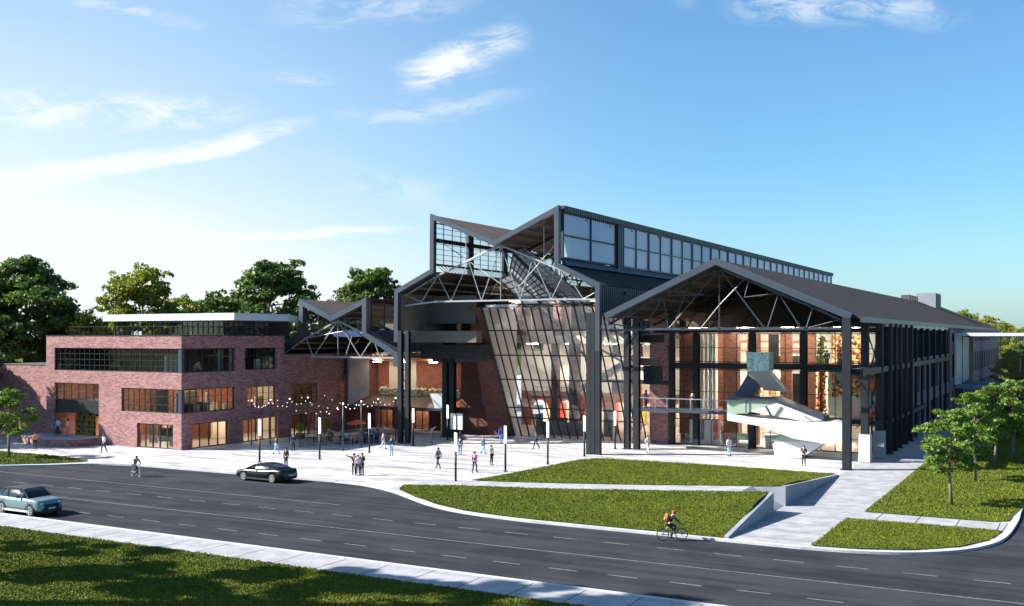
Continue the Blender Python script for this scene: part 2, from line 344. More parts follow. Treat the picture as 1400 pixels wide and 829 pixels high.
def wall(axis, c0, c1, a0, a1, z0, z1, holes, mb=None):   # wall along X ('x') or Y ('y'), thickness c0..c1, rectangular holes (a0,a1,z0,z1)
    mb = mb or MB(); A = sorted({a0, a1, *[min(max(v, a0), a1) for h in holes for v in h[:2]]}); Z = sorted({z0, z1, *[min(max(v, z0), z1) for h in holes for v in h[2:]]})
    def solid(i, j):
        if i < 0 or j < 0 or i >= len(A)-1 or j >= len(Z)-1: return False
        a = (A[i]+A[i+1])/2; z = (Z[j]+Z[j+1])/2
        return not any(h[0] < a < h[1] and h[2] < z < h[3] for h in holes)
    P = (lambda a, c, z: (a, c, z)) if axis == 'x' else (lambda a, c, z: (c, a, z))
    for i in range(len(A)-1):
        for j in range(len(Z)-1):
            if not solid(i, j): continue
            p, q, r, t = A[i], A[i+1], Z[j], Z[j+1]
            mb.add([P(p, c0, r), P(q, c0, r), P(q, c0, t), P(p, c0, t)], [(0, 1, 2, 3)]); mb.add([P(p, c1, r), P(q, c1, r), P(q, c1, t), P(p, c1, t)], [(3, 2, 1, 0)])
            if not solid(i-1, j): mb.add([P(p, c0, r), P(p, c1, r), P(p, c1, t), P(p, c0, t)], [(0, 1, 2, 3)])
            if not solid(i+1, j): mb.add([P(q, c0, r), P(q, c1, r), P(q, c1, t), P(q, c0, t)], [(0, 1, 2, 3)])
            if not solid(i, j-1): mb.add([P(p, c0, r), P(q, c0, r), P(q, c1, r), P(p, c1, r)], [(0, 1, 2, 3)])
            if not solid(i, j+1): mb.add([P(p, c0, t), P(q, c0, t), P(q, c1, t), P(p, c1, t)], [(0, 1, 2, 3)])
    return mb
def window(parent, axis, c, a0, a1, z0, z1, na, nz, fm='steel', gm='glass', t=.06, name='window', edge=.09, dep=.12):
    mb = MB(); B = (lambda a, b, z, y: mb.box(a, b, c-dep/2, c+dep/2, z, y)) if axis == 'x' else (lambda a, b, z, y: mb.box(c-dep/2, c+dep/2, a, b, z, y))
    B(a0, a1, z0, z0+edge); B(a0, a1, z1-edge, z1); B(a0, a0+edge, z0+edge, z1-edge); B(a1-edge, a1, z0+edge, z1-edge)
    dd = dep/2-.01
    C2 = (lambda a, b, z, y, d: mb.box(a, b, c-d, c+d, z, y)) if axis == 'x' else (lambda a, b, z, y, d: mb.box(c-d, c+d, a, b, z, y))
    for i in range(1, na):
        a = a0+(a1-a0)*i/na; C2(a-t/2, a+t/2, z0+edge, z1-edge, dd)
    for i in range(1, nz):
        z = z0+(z1-z0)*i/nz; C2(a0+edge, a1-edge, z-t/2, z+t/2, dd-.012)
    f = mb.build(name, fm, parent); g = MB()
    if axis == 'x': g.add([(a0+.05, c, z0+.05), (a1-.05, c, z0+.05), (a1-.05, c, z1-.05), (a0+.05, c, z1-.05)], [(0, 1, 2, 3)])
    else: g.add([(c, a0+.05, z0+.05), (c, a1-.05, z0+.05), (c, a1-.05, z1-.05), (c, a0+.05, z1-.05)], [(0, 1, 2, 3)])
    g.build('pane', gm, f); return f
def sheet(name, pts, z, m, thick=.0, kind='structure', label=None):
    mb = MB(); P_ = [(p[0], p[1], z) for p in pts]
    if thick: mb.prism([(p[0], p[1], z-thick) for p in pts], (0, 0, thick))
    else: mb.add(P_, [tuple(range(len(P_)))])
    o = mb.build(name, m); o['kind'] = kind; return o
def ribbon(mb, pts, w0, w1, z0, z1):                      # strip along a polyline, offsets w0..w1 to its left
    P_ = [Vector(p[:2]) for p in pts]; N = []
    for i in range(len(P_)):
        d = (P_[min(i+1, len(P_)-1)]-P_[max(i-1, 0)]).normalized(); N.append(Vector((-d.y, d.x)))
    vs = []; fs = []
    for p, n in zip(P_, N):
        a = p+n*w0; b = p+n*w1; vs += [(a.x, a.y, z0), (b.x, b.y, z0), (b.x, b.y, z1), (a.x, a.y, z1)]
    for i in range(len(P_)-1):
        k = i*4
        for j in range(4): fs.append((k+j, k+4+j, k+4+(j+1) % 4, k+(j+1) % 4))
    fs += [(0, 1, 2, 3), tuple(len(vs)-4+i for i in range(4))[::-1]]
    return mb.add(vs, fs)
def smoothline(pts, n=6):
    out_ = []; P_ = [Vector(p) for p in pts]
    for i in range(len(P_)-1):
        p0 = P_[max(i-1, 0)]; p1 = P_[i]; p2 = P_[i+1]; p3 = P_[min(i+2, len(P_)-1)]
        k = n if (p2-p1).length < 12 else 1
        for j in range(k):
            t = j/k
            out_.append(p1+(p2-p1)*t if k == 1 else .5*((2*p1)+(p2-p0)*t+(2*p0-5*p1+4*p2-p3)*t*t+(-p0+3*p1-3*p2+p3)*t*t*t))
    return out_+[P_[-1]]

# ------------------------------------------------------------------ ground, roads, lawns
sheet('ground', [(-2500, -1500), (2500, -1500), (2500, 3000), (-2500, 3000)], -.16, 'soil')
sheet('road', [(-400, -47.1), (200, -47.1), (200, -20), (-400, -20)], -.10, 'asphalt')
sheet('side_road', [(35.5, -20), (200, -20), (200, 1.5), (35.5, 1.5)], -.10, 'asphalt')
K = smoothline([(-400, -33.6), (-62, -33.6), (-50, -33.6), (-44, -33.1), (-41, -31.9), (-37.8, -29.4), (-35.3, -27.2), (-32, -26.2), (-29, -25.9), (-12.2, -25.7), (-10, -25.8), (-7.1, -26.2), (-3.8, -27.6), (-.9, -29.5),
                (2, -31.4), (5.2, -32.8), (9.3, -33.5), (13, -33.65), (25, -33.65), (27, -33.6), (29.5, -33.25), (32.2, -32.1), (34.4, -29.8), (35.7, -26.2), (36.1, -20), (36.2, -13), (37.5, -7), (41, -3), (47, -1), (60, 0), (72, 0), (200, 0)])
sheet('plaza', [(p.x, p.y) for p in K]+[(200, 170), (-400, 170)], 0, 'paving')
tag(ribbon(MB(), K, -.02, .34, -.13, .035).build('kerb', 'kerb'), kind='structure')
NK = [(-400, -47.1), (200, -47.1)]
sheet('pavement', [(-400, -49.8), (200, -49.8), (200, -47.2), (-400, -47.2)], 0, 'concrete')
tag(MB().box(-400, 200, -47.28, -47.02, -.14, .03).build('kerb_near_side', 'kerb'), kind='structure')
# joints in the near pavement and right-hand side path
j = MB()
for i in range(40): j.box(-60+i*2.6, -59.955+i*2.6, -49.8, -47.3, .0, .004)
tag(j.build('pavement_joints', 'dark'), kind='structure')
mk = MB()
def dash(y, x0, x1, wd=.13): mk.add([(x0, y-wd/2, -.095), (x1, y-wd/2, -.095), (x1, y+wd/2, -.095), (x0, y+wd/2, -.095)], [(0, 1, 2, 3)])
for i in range(-30, 22):
    x = 2.34+i*3.05
    dash(-37.0+.022*(x/3), x-.75, x+.75); dash(-43.95+.02*(x/3), x-.55, x+.95)
for i in range(90):
    dash(-40.5+.0047*(-90+i*1.5), -90+i*1.5, -90+i*1.5+1.5, .13)
dash(-33.9, -90, -3.3, .12)
tag(mk.build('road_markings', 'paint'), kind='structure')

def grass_mesh(pts, hs, name, size=.09, m='blade', seed=1):
    rng = np.random.default_rng(seed); n = len(pts); base = np.array(pts, dtype=np.float32)
    k = 3; c = np.repeat(base, k, 0); N = len(c); c[:, :2] += rng.normal(0, .04, (N, 2)); ang = rng.uniform(0, 6.283, N); h = size*rng.uniform(.5, 1.35, N)*np.repeat(hs, k); wd = size*.32*rng.uniform(.7, 1.3, N)
    dx = np.cos(ang)*wd; dy = np.sin(ang)*wd; ln = rng.normal(0, .45, (N, 2))*h[:, None]
    v = np.zeros((N, 3, 3), dtype=np.float32); v[:, 0] = c; v[:, 0, 0] -= dx; v[:, 0, 1] -= dy; v[:, 1] = c; v[:, 1, 0] += dx; v[:, 1, 1] += dy
    v[:, 2] = c; v[:, 2, :2] += ln; v[:, 2, 2] += h
    me = bpy.data.meshes.new(name); me.vertices.add(N*3); me.vertices.foreach_set('co', v.ravel()); me.loops.add(N*3); me.loops.foreach_set('vertex_index', np.arange(N*3, dtype=np.int32))
    me.polygons.add(N); me.polygons.foreach_set('loop_start', np.arange(0, N*3, 3, dtype=np.int32)); me.update(calc_edges=True); me.materials.append(M[m])
    o = link(name, me); o['kind'] = 'stuff'; return o
def interp(tab, x):
    return float(np.interp(x, [t[0] for t in tab], [t[1] for t in tab]))
def lawn(name, X0, X1, yf, yb, h, dens, size=.09, nx=60, ny=14, seed=1, skirt=True):
    vs = []; fs = []
    for i in range(nx+1):
        x = X0+(X1-X0)*i/nx; a = interp(yf, x); b = interp(yb, x)
        for q in range(ny+1):
            y = a+(b-a)*q/ny; vs.append((x, y, h(x, y)+.03*noise.noise(Vector((x*.5, y*.5, 0)))))
    for i in range(nx):
        for q in range(ny): k = i*(ny+1)+q; fs.append((k, k+ny+1, k+ny+2, k+1))
    o = MB().add(vs, fs).build(name, 'soil', smooth=True); o['kind'] = 'structure'
    rng = np.random.default_rng(seed); area = sum(abs(interp(yb, x)-interp(yf, x)) for x in np.linspace(X0, X1, 80))/80*(X1-X0); n = int(area*dens); pts = []; hs = []
    while len(pts) < n:
        x = rng.uniform(X0, X1); a = interp(yf, x); b = interp(yb, x)
        mx = 60; y = rng.uniform(min(a, b)-.0, max(a, b)) if rng.random() < 1 else a
        if rng.random() > abs(b-a)/max(abs(interp(yb, t)-interp(yf, t)) for t in (X0, (X0+X1)/2, X1, x)): continue
        nn = noise.noise(Vector((x*.35, y*.35, 3))); n4 = noise.noise(Vector((x*1.4, y*1.4, 7)))
        if rng.random() > 1.0+.35*n4: continue
        pts.append((x, y, h(x, y)+.01)); hs.append(max(.4, .8+.4*nn+.35*n4))
    tag(grass_mesh(pts, np.array(hs), name+'_grass', size, seed=seed), 'short mown green grass', 'grass'); return o
zc = lambda x: 1.22*max(0, min(1, (x+3)/25))**1.3
def hump(t): t = max(0, min(1, t)); return t*t*(3-2*t)
lawn('lawn_by_the_kerb', -4.3, 22.35, [(-4.3, -25.3), (-3.5, -27.0), (-.7, -29.2), (2.2, -31.1), (5.3, -32.45), (9.3, -33.12), (22.5, -33.28)], [(-4.3, -25.0), (-3, -24.6), (-1, -24.0), (0, -23.8), (22.5, -23.8)],
     lambda x, y: .06+zc(x)*hump((y+33.3)/9.5)**.8, 110, .075, seed=2)
lawn('lawn_before_the_hall', -1.2, 22.35, [(-1.2, -20.75), (22.5, -20.85)], [(-1.2, -20.5), (-.5, -17), (-.1, -12), (.2, -5.2), (1, -3.4), (2.5, -2.7), (13, -2.6), (22.5, -3.6)],
     lambda x, y: .05+zc(x)*hump((-3.2-y)/17.6), 80, .075, seed=3)
lawn('lawn_at_the_corner', 27.0, 35.5, [(27, -33.05), (29.4, -32.7), (31.9, -31.6), (33.9, -29.6), (35.1, -26.8), (35.5, -23.9)], [(27, -23.75), (35.5, -23.75)], lambda x, y: .05, 120, .075, 30, 10, seed=4)
lawn('lawn_beside_the_hall', 27.5, 60, [(27.5, -20.8), (35.6, -20.8), (35.8, -14), (37.2, -6.8), (41, -2.4), (47, -.4), (60, .5)], [(27.5, 75), (60, 75)], lambda x, y: .05+max(0, (y-10))*.008, 26, .11, 40, 40, seed=5)
lawn('lawn_left_of_the_plaza', -85, -37.2, [(-85, -33.1), (-50, -33.1), (-44, -32.6), (-41.4, -31.3), (-38.6, -28.9), (-37.2, -26.9)], [(-85, -26.4), (-60, -25.8), (-45, -24.9), (-38.5, -25.7), (-37.2, -26.2)], lambda x, y: .05, 30, .12, seed=6)
lawn('lawn_near', -24, 30, [(-24, -64), (30, -62)], [(-24, -49.9), (30, -49.9)], lambda x, y: .03+.12*hump((-50-y)/6), 130, .08, 80, 20, seed=8)
sheet('lawn_near_far_left', [(-200, -90), (-24, -90), (-24, -49.9), (-200, -49.9)], .03, 'soil')
sheet('lawn_near_behind', [(-24, -130), (80, -130), (80, -49.9), (30, -49.9), (30, -62), (-24, -64)], .03, 'soil')
# cross path over the lawn mound, ramp, walkway
cp = MB(); n = 40; vs = []; fs = []
for i in range(n+1):
    x = -4.3+(20.4+4.3)*i/n; b = -23.8 if x > 0 else -24.9+(x+4.3)*.25; a = -20.9 if x > -1.2 else -20.9
    vs += [(x, b, .03+zc(x)), (x, a, .03+zc(x))]
vs += [(22.48, -23.8, .02), (22.48, -20.9, .02)]
for i in range(n+1): fs.append((2*i, 2*i+2, 2*i+3, 2*i+1))
tag(cp.add(vs, fs).build('path_across_the_lawn', 'concrete'), kind='structure')
sheet('walkway', [(22.5, -33.3), (26.95, -33.3), (27.45, -20), (27.45, 70), (22.55, 70), (22.55, -3)], .008, 'concrete')
sheet('side_path', [(27.0, -23.65), (35.5, -23.65), (35.6, -20.9), (27.3, -20.9)], .03, 'concrete')
j = MB()
for i in range(4): j.box(28.6+i*2.2, 28.66+i*2.2, -23.65, -20.9, .03, .036)
for i in range(12): j.box(22.6, 27.3, -32+i*2.6-.02, -32+i*2.6+.02, .008, .012)
tag(j.build('path_joints', 'slab'), kind='structure')
def ret_wall(label, prof, x0, x1):
    mb = MB().prism([(x0, y, z) for y, z in prof], (x1-x0, 0, 0)); return tag(mb.build('retaining_wall', 'wallconc'), label, 'retaining wall', 'concrete retaining walls beside the walkway')
def ret_wall(label, prof, x0, x1, ry):
    mb = MB().prism([(x0, y, z) for y, z in prof], (x1-x0, 0, 0)); mb.prism([(19.8, ry[0], 0), (x0, ry[0], 0), (x0, ry[0], 1.25), (19.8, ry[0], 1.06)], (0, ry[1]-ry[0], 0)); return tag(mb.build('retaining_wall', 'wallconc'), label, 'retaining wall', 'concrete retaining walls beside the walkway')
ret_wall('wedge shaped concrete retaining wall rising from the kerb beside the walkway', [(-33.2, 0), (-23.8, 0), (-23.8, 1.3), (-33.2, .12)], 22.36, 22.62, (-24.0, -23.8))
ret_wall('wedge shaped concrete retaining wall falling towards the hall corner column', [(-20.9, 0), (-4.2, 0), (-4.2, .1), (-20.9, 1.3)], 22.37, 22.62, (-20.9, -20.65))

# ------------------------------------------------------------------ brick wing (left)
XE, YF, HT = -36.68, -15.93, 11.05           # east wall plane, front wall plane, parapet height
W = thing('brick_wing', 'long pink and dark red brick building with wrap-around window bands left of the plaza', 'building', (-46, -8, 0), world=True)
fh = [(-55.1, -36.9, 7.45, 9.8), (-55.1, -48.3, .45, 6.15), (-45.0, -36.9, 3.5, 5.85), (-42.8, -37.8, .0, 2.4)]
eh = [(-15.7, -8.63, 7.45, 9.8), (-7.25, -2.46, 7.5, 9.78), (-15.7, -8.63, 3.5, 5.85), (-6.9, -2.46, 3.55, 5.75), (-14.5, -9.6, 0, 2.45), (-7.5, -2.2, 0, 2.4),
      ]
eh2 = [(.1, 4.6, 3.55, 5.7), (-.1, 4.2, 0, 2.35), (7.9, 9.2, 3.4, 5.9)]
mb = wall('x', YF, YF+.45, -56.4, XE, 0, HT, [(a, b if b < -37 else XE+1, c, d) if (c > 3 and b > -37.5) else (a, b, c, d) for a, b, c, d in fh])
wall('y', XE-.45, XE, YF+.45, -1.2, 0, HT, [(a if a > -15.6 else YF-1, b, c, d) if c > 3 else (a, b, c, d) for a, b, c, d in eh], mb)
wall('y', XE-.45, XE, -1.2, 9.3, 0, 9.0, eh2, mb)
mb.box(-56.4, -55.95, YF+.45, 12, 0, HT); mb.box(-56.4, XE-.45, 11.55, 12, 0, 8.9)
mb.build('wall', 'brick', W)
MB().box(-56.45, XE+.05, YF-.05, YF+.5, HT, HT+.07).box(XE-.5, XE+.05, YF+.5, -1.2, HT, HT+.07).build('parapet_cap', 'steel', W)
MB().box(XE-.5, XE-.08, YF+.08, YF+.42, 7.45, 9.8).build('corner_post', 'fascia', W); MB().box(XE-.5, XE-.08, YF+.08, YF+.42, 3.5, 5.85).build('corner_post', 'fascia', W)
MB().box(-55.95, XE-.46, YF+.46, 11.5, 10.3, 10.6).build('roof', 'slab', W)
MB().box(-55.95, XE-.46, YF+.46, 11.5, 6.6, 6.9).box(-48.2, XE-.46, YF+.46, 11.5, 2.7, 3.0).box(-55.95, -48.2, YF+3.2, 11.5, 2.7, 3.0).build('floor_slab', 'slab', W)
MB().box(-55.95, XE-.5, YF+.5, 11.5, .0, .05).build('ground_floor', 'floor', W)
rr = random.Random(5)
for i in range(26):
    z = (3.0, 3.0, 6.9, .05)[i % 4]; mm = ('cream', 'steel', 'timber', 'slab', 'creamlit', 'brick_dark')[i % 6]; hh = rr.uniform(1.0, 2.9)
    if i % 2: x = rr.uniform(-47, -38.5); y = rr.uniform(YF+1.6, YF+5); MB().box(x, x+rr.uniform(.3, 1.5), y, y+.25, z, z+hh).build('inner_panel', mm, W)
    else: x = rr.uniform(-41.5, -38.6); y = rr.uniform(-14, 5); MB().box(x, x+.25, y, y+rr.uniform(.3, 1.6), z, z+hh).build('inner_panel', mm, W)
MB().box(-55.9, XE-7, -8.6, -8.3, 0, 10.3).box(XE-7.3, XE-7, -8.3, 11.4, 0, 10.3).box(-48.2, -48.0, YF+.5, -8.6, 0, 6.5).build('inner_wall', 'brick_orange', W)
for q in ((XE-6.9, XE-6.7, 2, 6, .1, 10), (XE-5, XE-4.8, -7, -4.5, .1, 2.6), (-47, -43.5, -8.75, -8.62, 0.1, 2.6)): MB().box(*q).build('inner_panel', 'cream', W)
f = window(W, 'x', YF+.2, -55.1, -37.2, 7.45, 9.8, 24, 4, t=.045); 
window(W, 'x', YF+.2, -45.0, -37.2, 3.5, 5.85, 10, 3, t=.05); window(W, 'x', YF+.25, -42.8, -37.8, 0, 2.4, 5, 1, t=.12, name='glass_door')
for a, b, c, d in eh: window(W, 'y', XE-.3, max(a, -15.45), b, c, d, max(2, int((b-a)/(1 if c < 1 else .8))), 1 if c < 1 else 3, t=.1 if c < 1 else .045, name='glass_door' if c < 1 else 'window')
for a, b, c, d in eh2[:2]: window(W, 'y', XE-.3, a, b, c, d, 5, 1 if c < 1 else 2, t=.07, name='glass_door' if c < 1 else 'window')
# entrance loggia of the wing
window(W, 'x', YF+.3, -55.1, -48.3, 4.35, 6.15, 6, 2, t=.05)
MB().box(-55.1, -48.3, YF+.15, YF+3.2, 3.05, 4.35).build('canopy_band', 'steel', W)
for x0, x1, y0, y1, z, mm in [(-55, -48.6, -12, -9.2, 2.62, 'ceil'), (-46.5, -38.5, -14.5, -9.5, 2.64, 'ceil'), (-46.5, -38.5, -14.5, -9.5, 6.55, 'ceil'), (-54.5, -49, -14.5, -10, 6.55, 'ceil'), (-42, -38, -7, -3, 2.64, 'ceil'),
                              (-42, -38, -7, -3, 6.55, 'ceil'), (-42, -38, -.5, 4.5, 6.55, 'ceil'), (-42, -38, -.5, 4.5, 2.64, 'ceil')]:
    for k in range(3):
        y = y0+(y1-y0)*(k+.5)/3; MB().box(x0, x1, y-.12, y+.12, z-.06, z).build('ceiling_light', mm, W)
# roof pavilion
P_ = thing('roof_pavilion', 'glazed rooftop pavilion under a flat white roof on the brick building', 'pavilion', (-44, -6, HT), world=True)
MB().prism([(-53.7, -11, 12.62), (-34.6, -11, 12.62), (-34.6, -2.9, 12.62), (-41, 6, 12.62), (-53.7, 6, 12.62)], (0, 0, .72)).build('roof', 'whitecool', P_)
window(P_, 'x', -10, -53, -36.9, 10.6, 12.6, 22, 1, t=.06, name='glass_wall'); window(P_, 'y', -37.2, -9.9, -3, 10.6, 12.6, 9, 1, t=.06, name='glass_wall')
MB().box(-52.5, -37.6, .5, .7, 10.6, 12.6).build('back_wall', 'slab', P_)
mb = MB()
for i in range(11): x = -52.5+i*1.5; mb.box(x-.06, x+.06, -8, -7.88, 10.6, 12.6)
for i in range(10): x = -52.5+i*1.5; mb.bar((x, -7.9, 10.7), (x+1.5, -7.9, 12.5), .06)
mb.build('brace', 'steel', P_)
r_ = thing('roof_railing', 'dark thin railing along the roof edge of the brick building', 'railing', (-46, -15, HT), world=True)
mb = MB(); mb.box(-53.0, XE-.1, YF+.15, YF+.19, 11.95, 12.0); mb.box(XE-.19, XE-.15, YF+.2, -1.3, 11.95, 12.0)
for i in range(23): x = -52.9+i*.72; mb.box(x, x+.03, YF+.16, YF+.185, HT+.07, 11.95)
for i in range(20): y = YF+.25+i*.72; mb.box(XE-.185, XE-.16, y, y+.03, HT+.07, 11.95)
mb.build('rail', 'steel', r_)
# low annex and terrace
A_ = tag(wall('x', -14.8, -14.35, -66, -56.5, 0, 7.9, []).box(-66, -65.5, -14.35, 6, 0, 7.9).box(-65.5, -56.5, 5.5, 6, 0, 7.9).build('wall', 'brick'), None)
AX = thing('brick_annex', 'lower windowless brick annex against the left end of the brick building', 'building', (-61, -6, 0), world=True)
A_.parent = AX; A_.matrix_parent_inverse = Matrix.Translation(-AX.location); A_.name = 'annex_wall'
MB().box(-66.05, -56.45, -14.85, 6.05, 7.9, 7.98).build('roof', 'slab', AX)
T_ = thing('terrace', 'low brick terrace with concrete deck before the open loggia', 'terrace', (-52, -18, 0), world=True)
MB().prism([(-57.4, -15.95, 0), (-57.4, -18.6, 0), (-51, -20.1, 0), (-48.4, -19.3, 0), (-47.5, -15.95, 0)], (0, 0, .72)).build('base', 'brick', T_)
MB().prism([(-57.5, -15.95, .72), (-57.5, -18.7, .72), (-51, -20.2, .72), (-48.3, -19.4, .72), (-47.4, -15.95, .72)], (0, 0, .08)).build('deck', 'wallconc', T_)
mb = MB().box(-55, -48.4, YF+.5, -9, .05, .45); o = mb.build('loggia_floor', 'floor', W)
# shelves in the loggia
S_ = thing('shelf_unit', 'dark tall shelf unit filled with bottles and jars inside the loggia', 'shelf', (-53, -13.5, .45), world=True)
sx0, sy0, sw = -54.7, -13.3, 3.2
MB().box(sx0, sx0+sw, sy0, sy0+.06, .45, 2.95).build('back', 'dark', S_); mb = MB()
for i in range(5): mb.box(sx0, sx0+sw, sy0-.4, sy0, .5+i*.52, .54+i*.52)
for i in range(5): mb.box(sx0+i*.79, sx0+.05+i*.79, sy0-.4, sy0, .54, 2.62)
mb.build('frame', 'timber', S_); mb = MB()
for i in range(5):
    for k in range(11):
        if random.random() < .75: x = sx0+.15+k*.28; mb.tube((x, sy0-.25, .55+i*.52), (x, sy0-.25, .55+i*.52+random.uniform(.2, .4)), .07, .05, 6)
mb.build('jars', 'yellow', S_)['kind'] = 'stuff'

# ------------------------------------------------------------------ hall shells
def frame_poly(pts, wd, y0, y1, parent, m='fascia', name='portal_frame', inward=1):   # mitred frame along a polyline in the XZ plane
    P2 = [Vector(p) for p in pts]; n = len(P2); O = []; I = []
    for i in range(n):
        d0 = (P2[i]-P2[max(i-1, 0)]); d1 = (P2[min(i+1, n-1)]-P2[i])
        if d0.length == 0: d0 = d1
        if d1.length == 0: d1 = d0
        d0.normalize(); d1.normalize(); n0 = Vector((d0.y, -d0.x)); n1_ = Vector((d1.y, -d1.x)); b = (n0+n1_)
        b.normalize(); k = wd/max(.35, b.dot(n0)); I.append(P2[i]+b*k*inward)
    vs = []; fs = []
    for p, q in zip(P2, I): vs += [(p.x, y0, p.y), (q.x, y0, q.y), (q.x, y1, q.y), (p.x, y1, p.y)]
    for i in range(n-1):
        for k in range(4): fs.append((4*i+k, 4*i+4+k, 4*i+4+(k+1) % 4, 4*i+(k+1) % 4))
    fs += [(0, 1, 2, 3), tuple(4*n-4+i for i in range(4))]
    return MB().add(vs, fs).build(name, m, parent)
def slab_xz(p, q, th, y0, y1):            # roof plane between two XZ points, thickness downwards
    return MB().prism([(p[0], y0, p[1]), (q[0], y0, q[1]), (q[0], y0, q[1]-th), (p[0], y0, p[1]-th)], (0, y1-y0, 0))
def purlins(mb, p, q, n, y0, y1, dz=.45, s=.16):
    for i in range(n):
        t = (i+.5)/n; x = p[0]+(q[0]-p[0])*t; z = p[1]+(q[1]-p[1])*t-dz; mb.box(x-s/2, x+s/2, y0, y1, z-s, z)
def rafters(mb, p, q, ys, dz=.5, s=.22):
    for y in ys: mb.bar((p[0], y, p[1]-dz), (q[0], y, q[1]-dz), s, s*1.6)
def truss(parent, chords, webs, y, m='truss', r=.11, name='truss'):
    mb = MB()
    for p, q in chords: mb.bar((p[0], y, p[1]), (q[0], y, q[1]), r*2.0, r*2.0)
    for p, q in webs: mb.tube((p[0], y, p[1]), (q[0], y, q[1]), r*.62, n=6)
    for p in {c for pr in chords for c in pr}: mb.box(p[0]-.15, p[0]+.15, y-.1, y+.1, p[1]-.14, p[1]+.14)
    return mb.build(name, m, parent)
def column(parent, x, y, h, wd=.5, m='steel', base=None, twin=None, name='column'):
    mb = MB(); f = wd*.18
    def H(x, y): mb.box(x-wd/2, x+wd/2, y-wd/2, y-wd/2+f, 0, h).box(x-wd/2, x+wd/2, y+wd/2-f, y+wd/2, 0, h).box(x-f/2, x+f/2, y-wd/2+f, y+wd/2-f, 0, h)
    H(x, y); mb.box(x-wd*.75, x+wd*.75, y-wd*.75, y+wd*.75, -.02, .05)
    if twin:
        H(x+twin[0], y+twin[1])
        for k in range(int(h/1.1)): mb.bar((x+twin[0]*(k % 2), y+twin[1]*(k % 2), .4+k*1.1), (x+twin[0]*((k+1) % 2), y+twin[1]*((k+1) % 2), 1.5+k*1.1), .07)
    o = mb.build(name, m, parent)
    if base: MB().box(x-wd*.78, x+wd*.78, y-wd*.85, y+wd*.85, .05, base[0]).build('pedestal', base[1], o)
    return o
# ---- central nave
C_ = thing('central_hall', 'tallest steel hall with butterfly roof and raised side glazing over the plaza', 'building', (-11, 0, 0), world=True)
LN = 121.5
a0, a1, a2, a3, a4, a5, a6 = (-22.8, 15.75), (-18.45, 17.75), (-18.4, 23.4), (-11.0, 20.35), (-3.93, 23.4), (-3.93, 17.9), (.3, 15.9)
frame_poly([(-22.85, 10.4), a0, a1, a2, a3, a4, a5, a6, (.3, 9.6)], .46, -.25, .3, C_)
MB().box(-.16, .3, -.22, .28, 0, 9.6).build('post', 'steel', C_)
slab_xz((-22.6, 15.6), (-18.5, 17.6), .2, .45, 60).build('roof', 'roof', C_)
slab_xz((-18.4, 23.3), (-11.0, 20.3), .22, .45, LN).build('roof', 'roof_brown', C_)
slab_xz((-11.0, 20.3), (-3.93, 23.3), .22, .45, LN).build('roof', 'roof_brown', C_)
slab_xz((-3.8, 17.75), (.2, 15.8), .2, .45, LN).build('roof', 'roof', C_)
MB().box(-3.98, -3.6, .45, LN, 22.85, 23.42).build('roof_edge', 'clad', C_)
mb = MB(); purlins(mb, (-18.2, 23.3), (-11.2, 20.4), 5, .5, 45); purlins(mb, (-10.8, 20.4), (-4.3, 23.2), 5, .5, 45); purlins(mb, (-22.3, 15.5), (-18.6, 17.4), 3, .5, 45); purlins(mb, (-3.6, 17.7), (0, 15.9), 3, .5, 45)
mb.build('purlins', 'soffit', C_)
for y in (6, 12, 18, 26, 34, 42):
    mb = MB()
    for p, q in ((a2, a3), (a3, a4), (a0, a1), (a5, a6)): mb.bar((p[0], y, p[1]-.75), (q[0], y, q[1]-.75), .2, .35)
    mb.build('rafter', 'steel', C_)
MB().box(-.05, .25, .45, LN, 13.0, 15.7).build('side_wall', 'clad', C_)
MB().box(-22.7, -22.4, .45, 60, 11.6, 15.4).build('side_wall', 'soffit', C_)
MB().box(-22.4, .0, 44, 44.3, 0, 15.6).box(-18.2, -4.1, 46, 46.3, 15.6, 22).build('back_wall', 'soffit', C_)  # includes an upper bulkhead added to keep the nave interior dark
# clerestories: right one seen from outside (channel glass), left one seen from inside
y = .55; segs = [(.55, 13.4)]+[(15.3+i*7.55, 15.3+(i+1)*7.55) for i in range(14)]
for i, (p, q) in enumerate(segs): window(C_, 'y', -3.93, p+.05, q-.05, 18.45, 22.85, 2, 2, 'clad' if i == 0 else 'fascia', 'channel', t=.14, edge=.12, dep=.3, name='clerestory_window')
MB().box(-4.2, -3.66, 13.5, 15.2, 17.6, 22.85).build('clerestory_post', 'clad', C_)
mb = MB(); mb.prism([(-3.93, .55, 18.4), (-3.35, .55, 17.75), (-3.93, .55, 17.75)], (0, LN-1, 0)); mb.build('sill_flashing', 'fascia', C_)
for p, q in [(.6, 7.4), (8.0, 15), (15.6, 29), (29.6, 43)]: window(C_, 'y', -18.4, p, q, 18.3, 22.6, 4 if q-p < 9 else 8, 8, 'fascia', 'glass', t=.04, edge=.12, dep=.12, name='clerestory_window')
MB().box(-18.62, -18.2, .5, 43, 20.6, 20.95).build('clerestory_beam', 'steel', C_)
MB().box(-18.65, -18.15, 7.42, 7.98, 17.6, 22.9).build('clerestory_post', 'steel', C_); MB().box(-18.65, -18.15, 15.05, 15.55, 17.6, 22.9).build('clerestory_post', 'steel', C_)
mb = MB()
for i in range(60): yy = .7+i*.7; mb.bar((-18.3, yy, 18.3), (-17.2, yy, 17.5), .12, .05)
mb.bar((-18.3, .6, 18.24), (-18.3, 42.5, 18.24), .08); mb.bar((-17.2, .6, 17.45), (-17.2, 42.5, 17.45), .08); mb.build('slatted_shelf', 'fascia', C_)['kind'] = 'stuff'
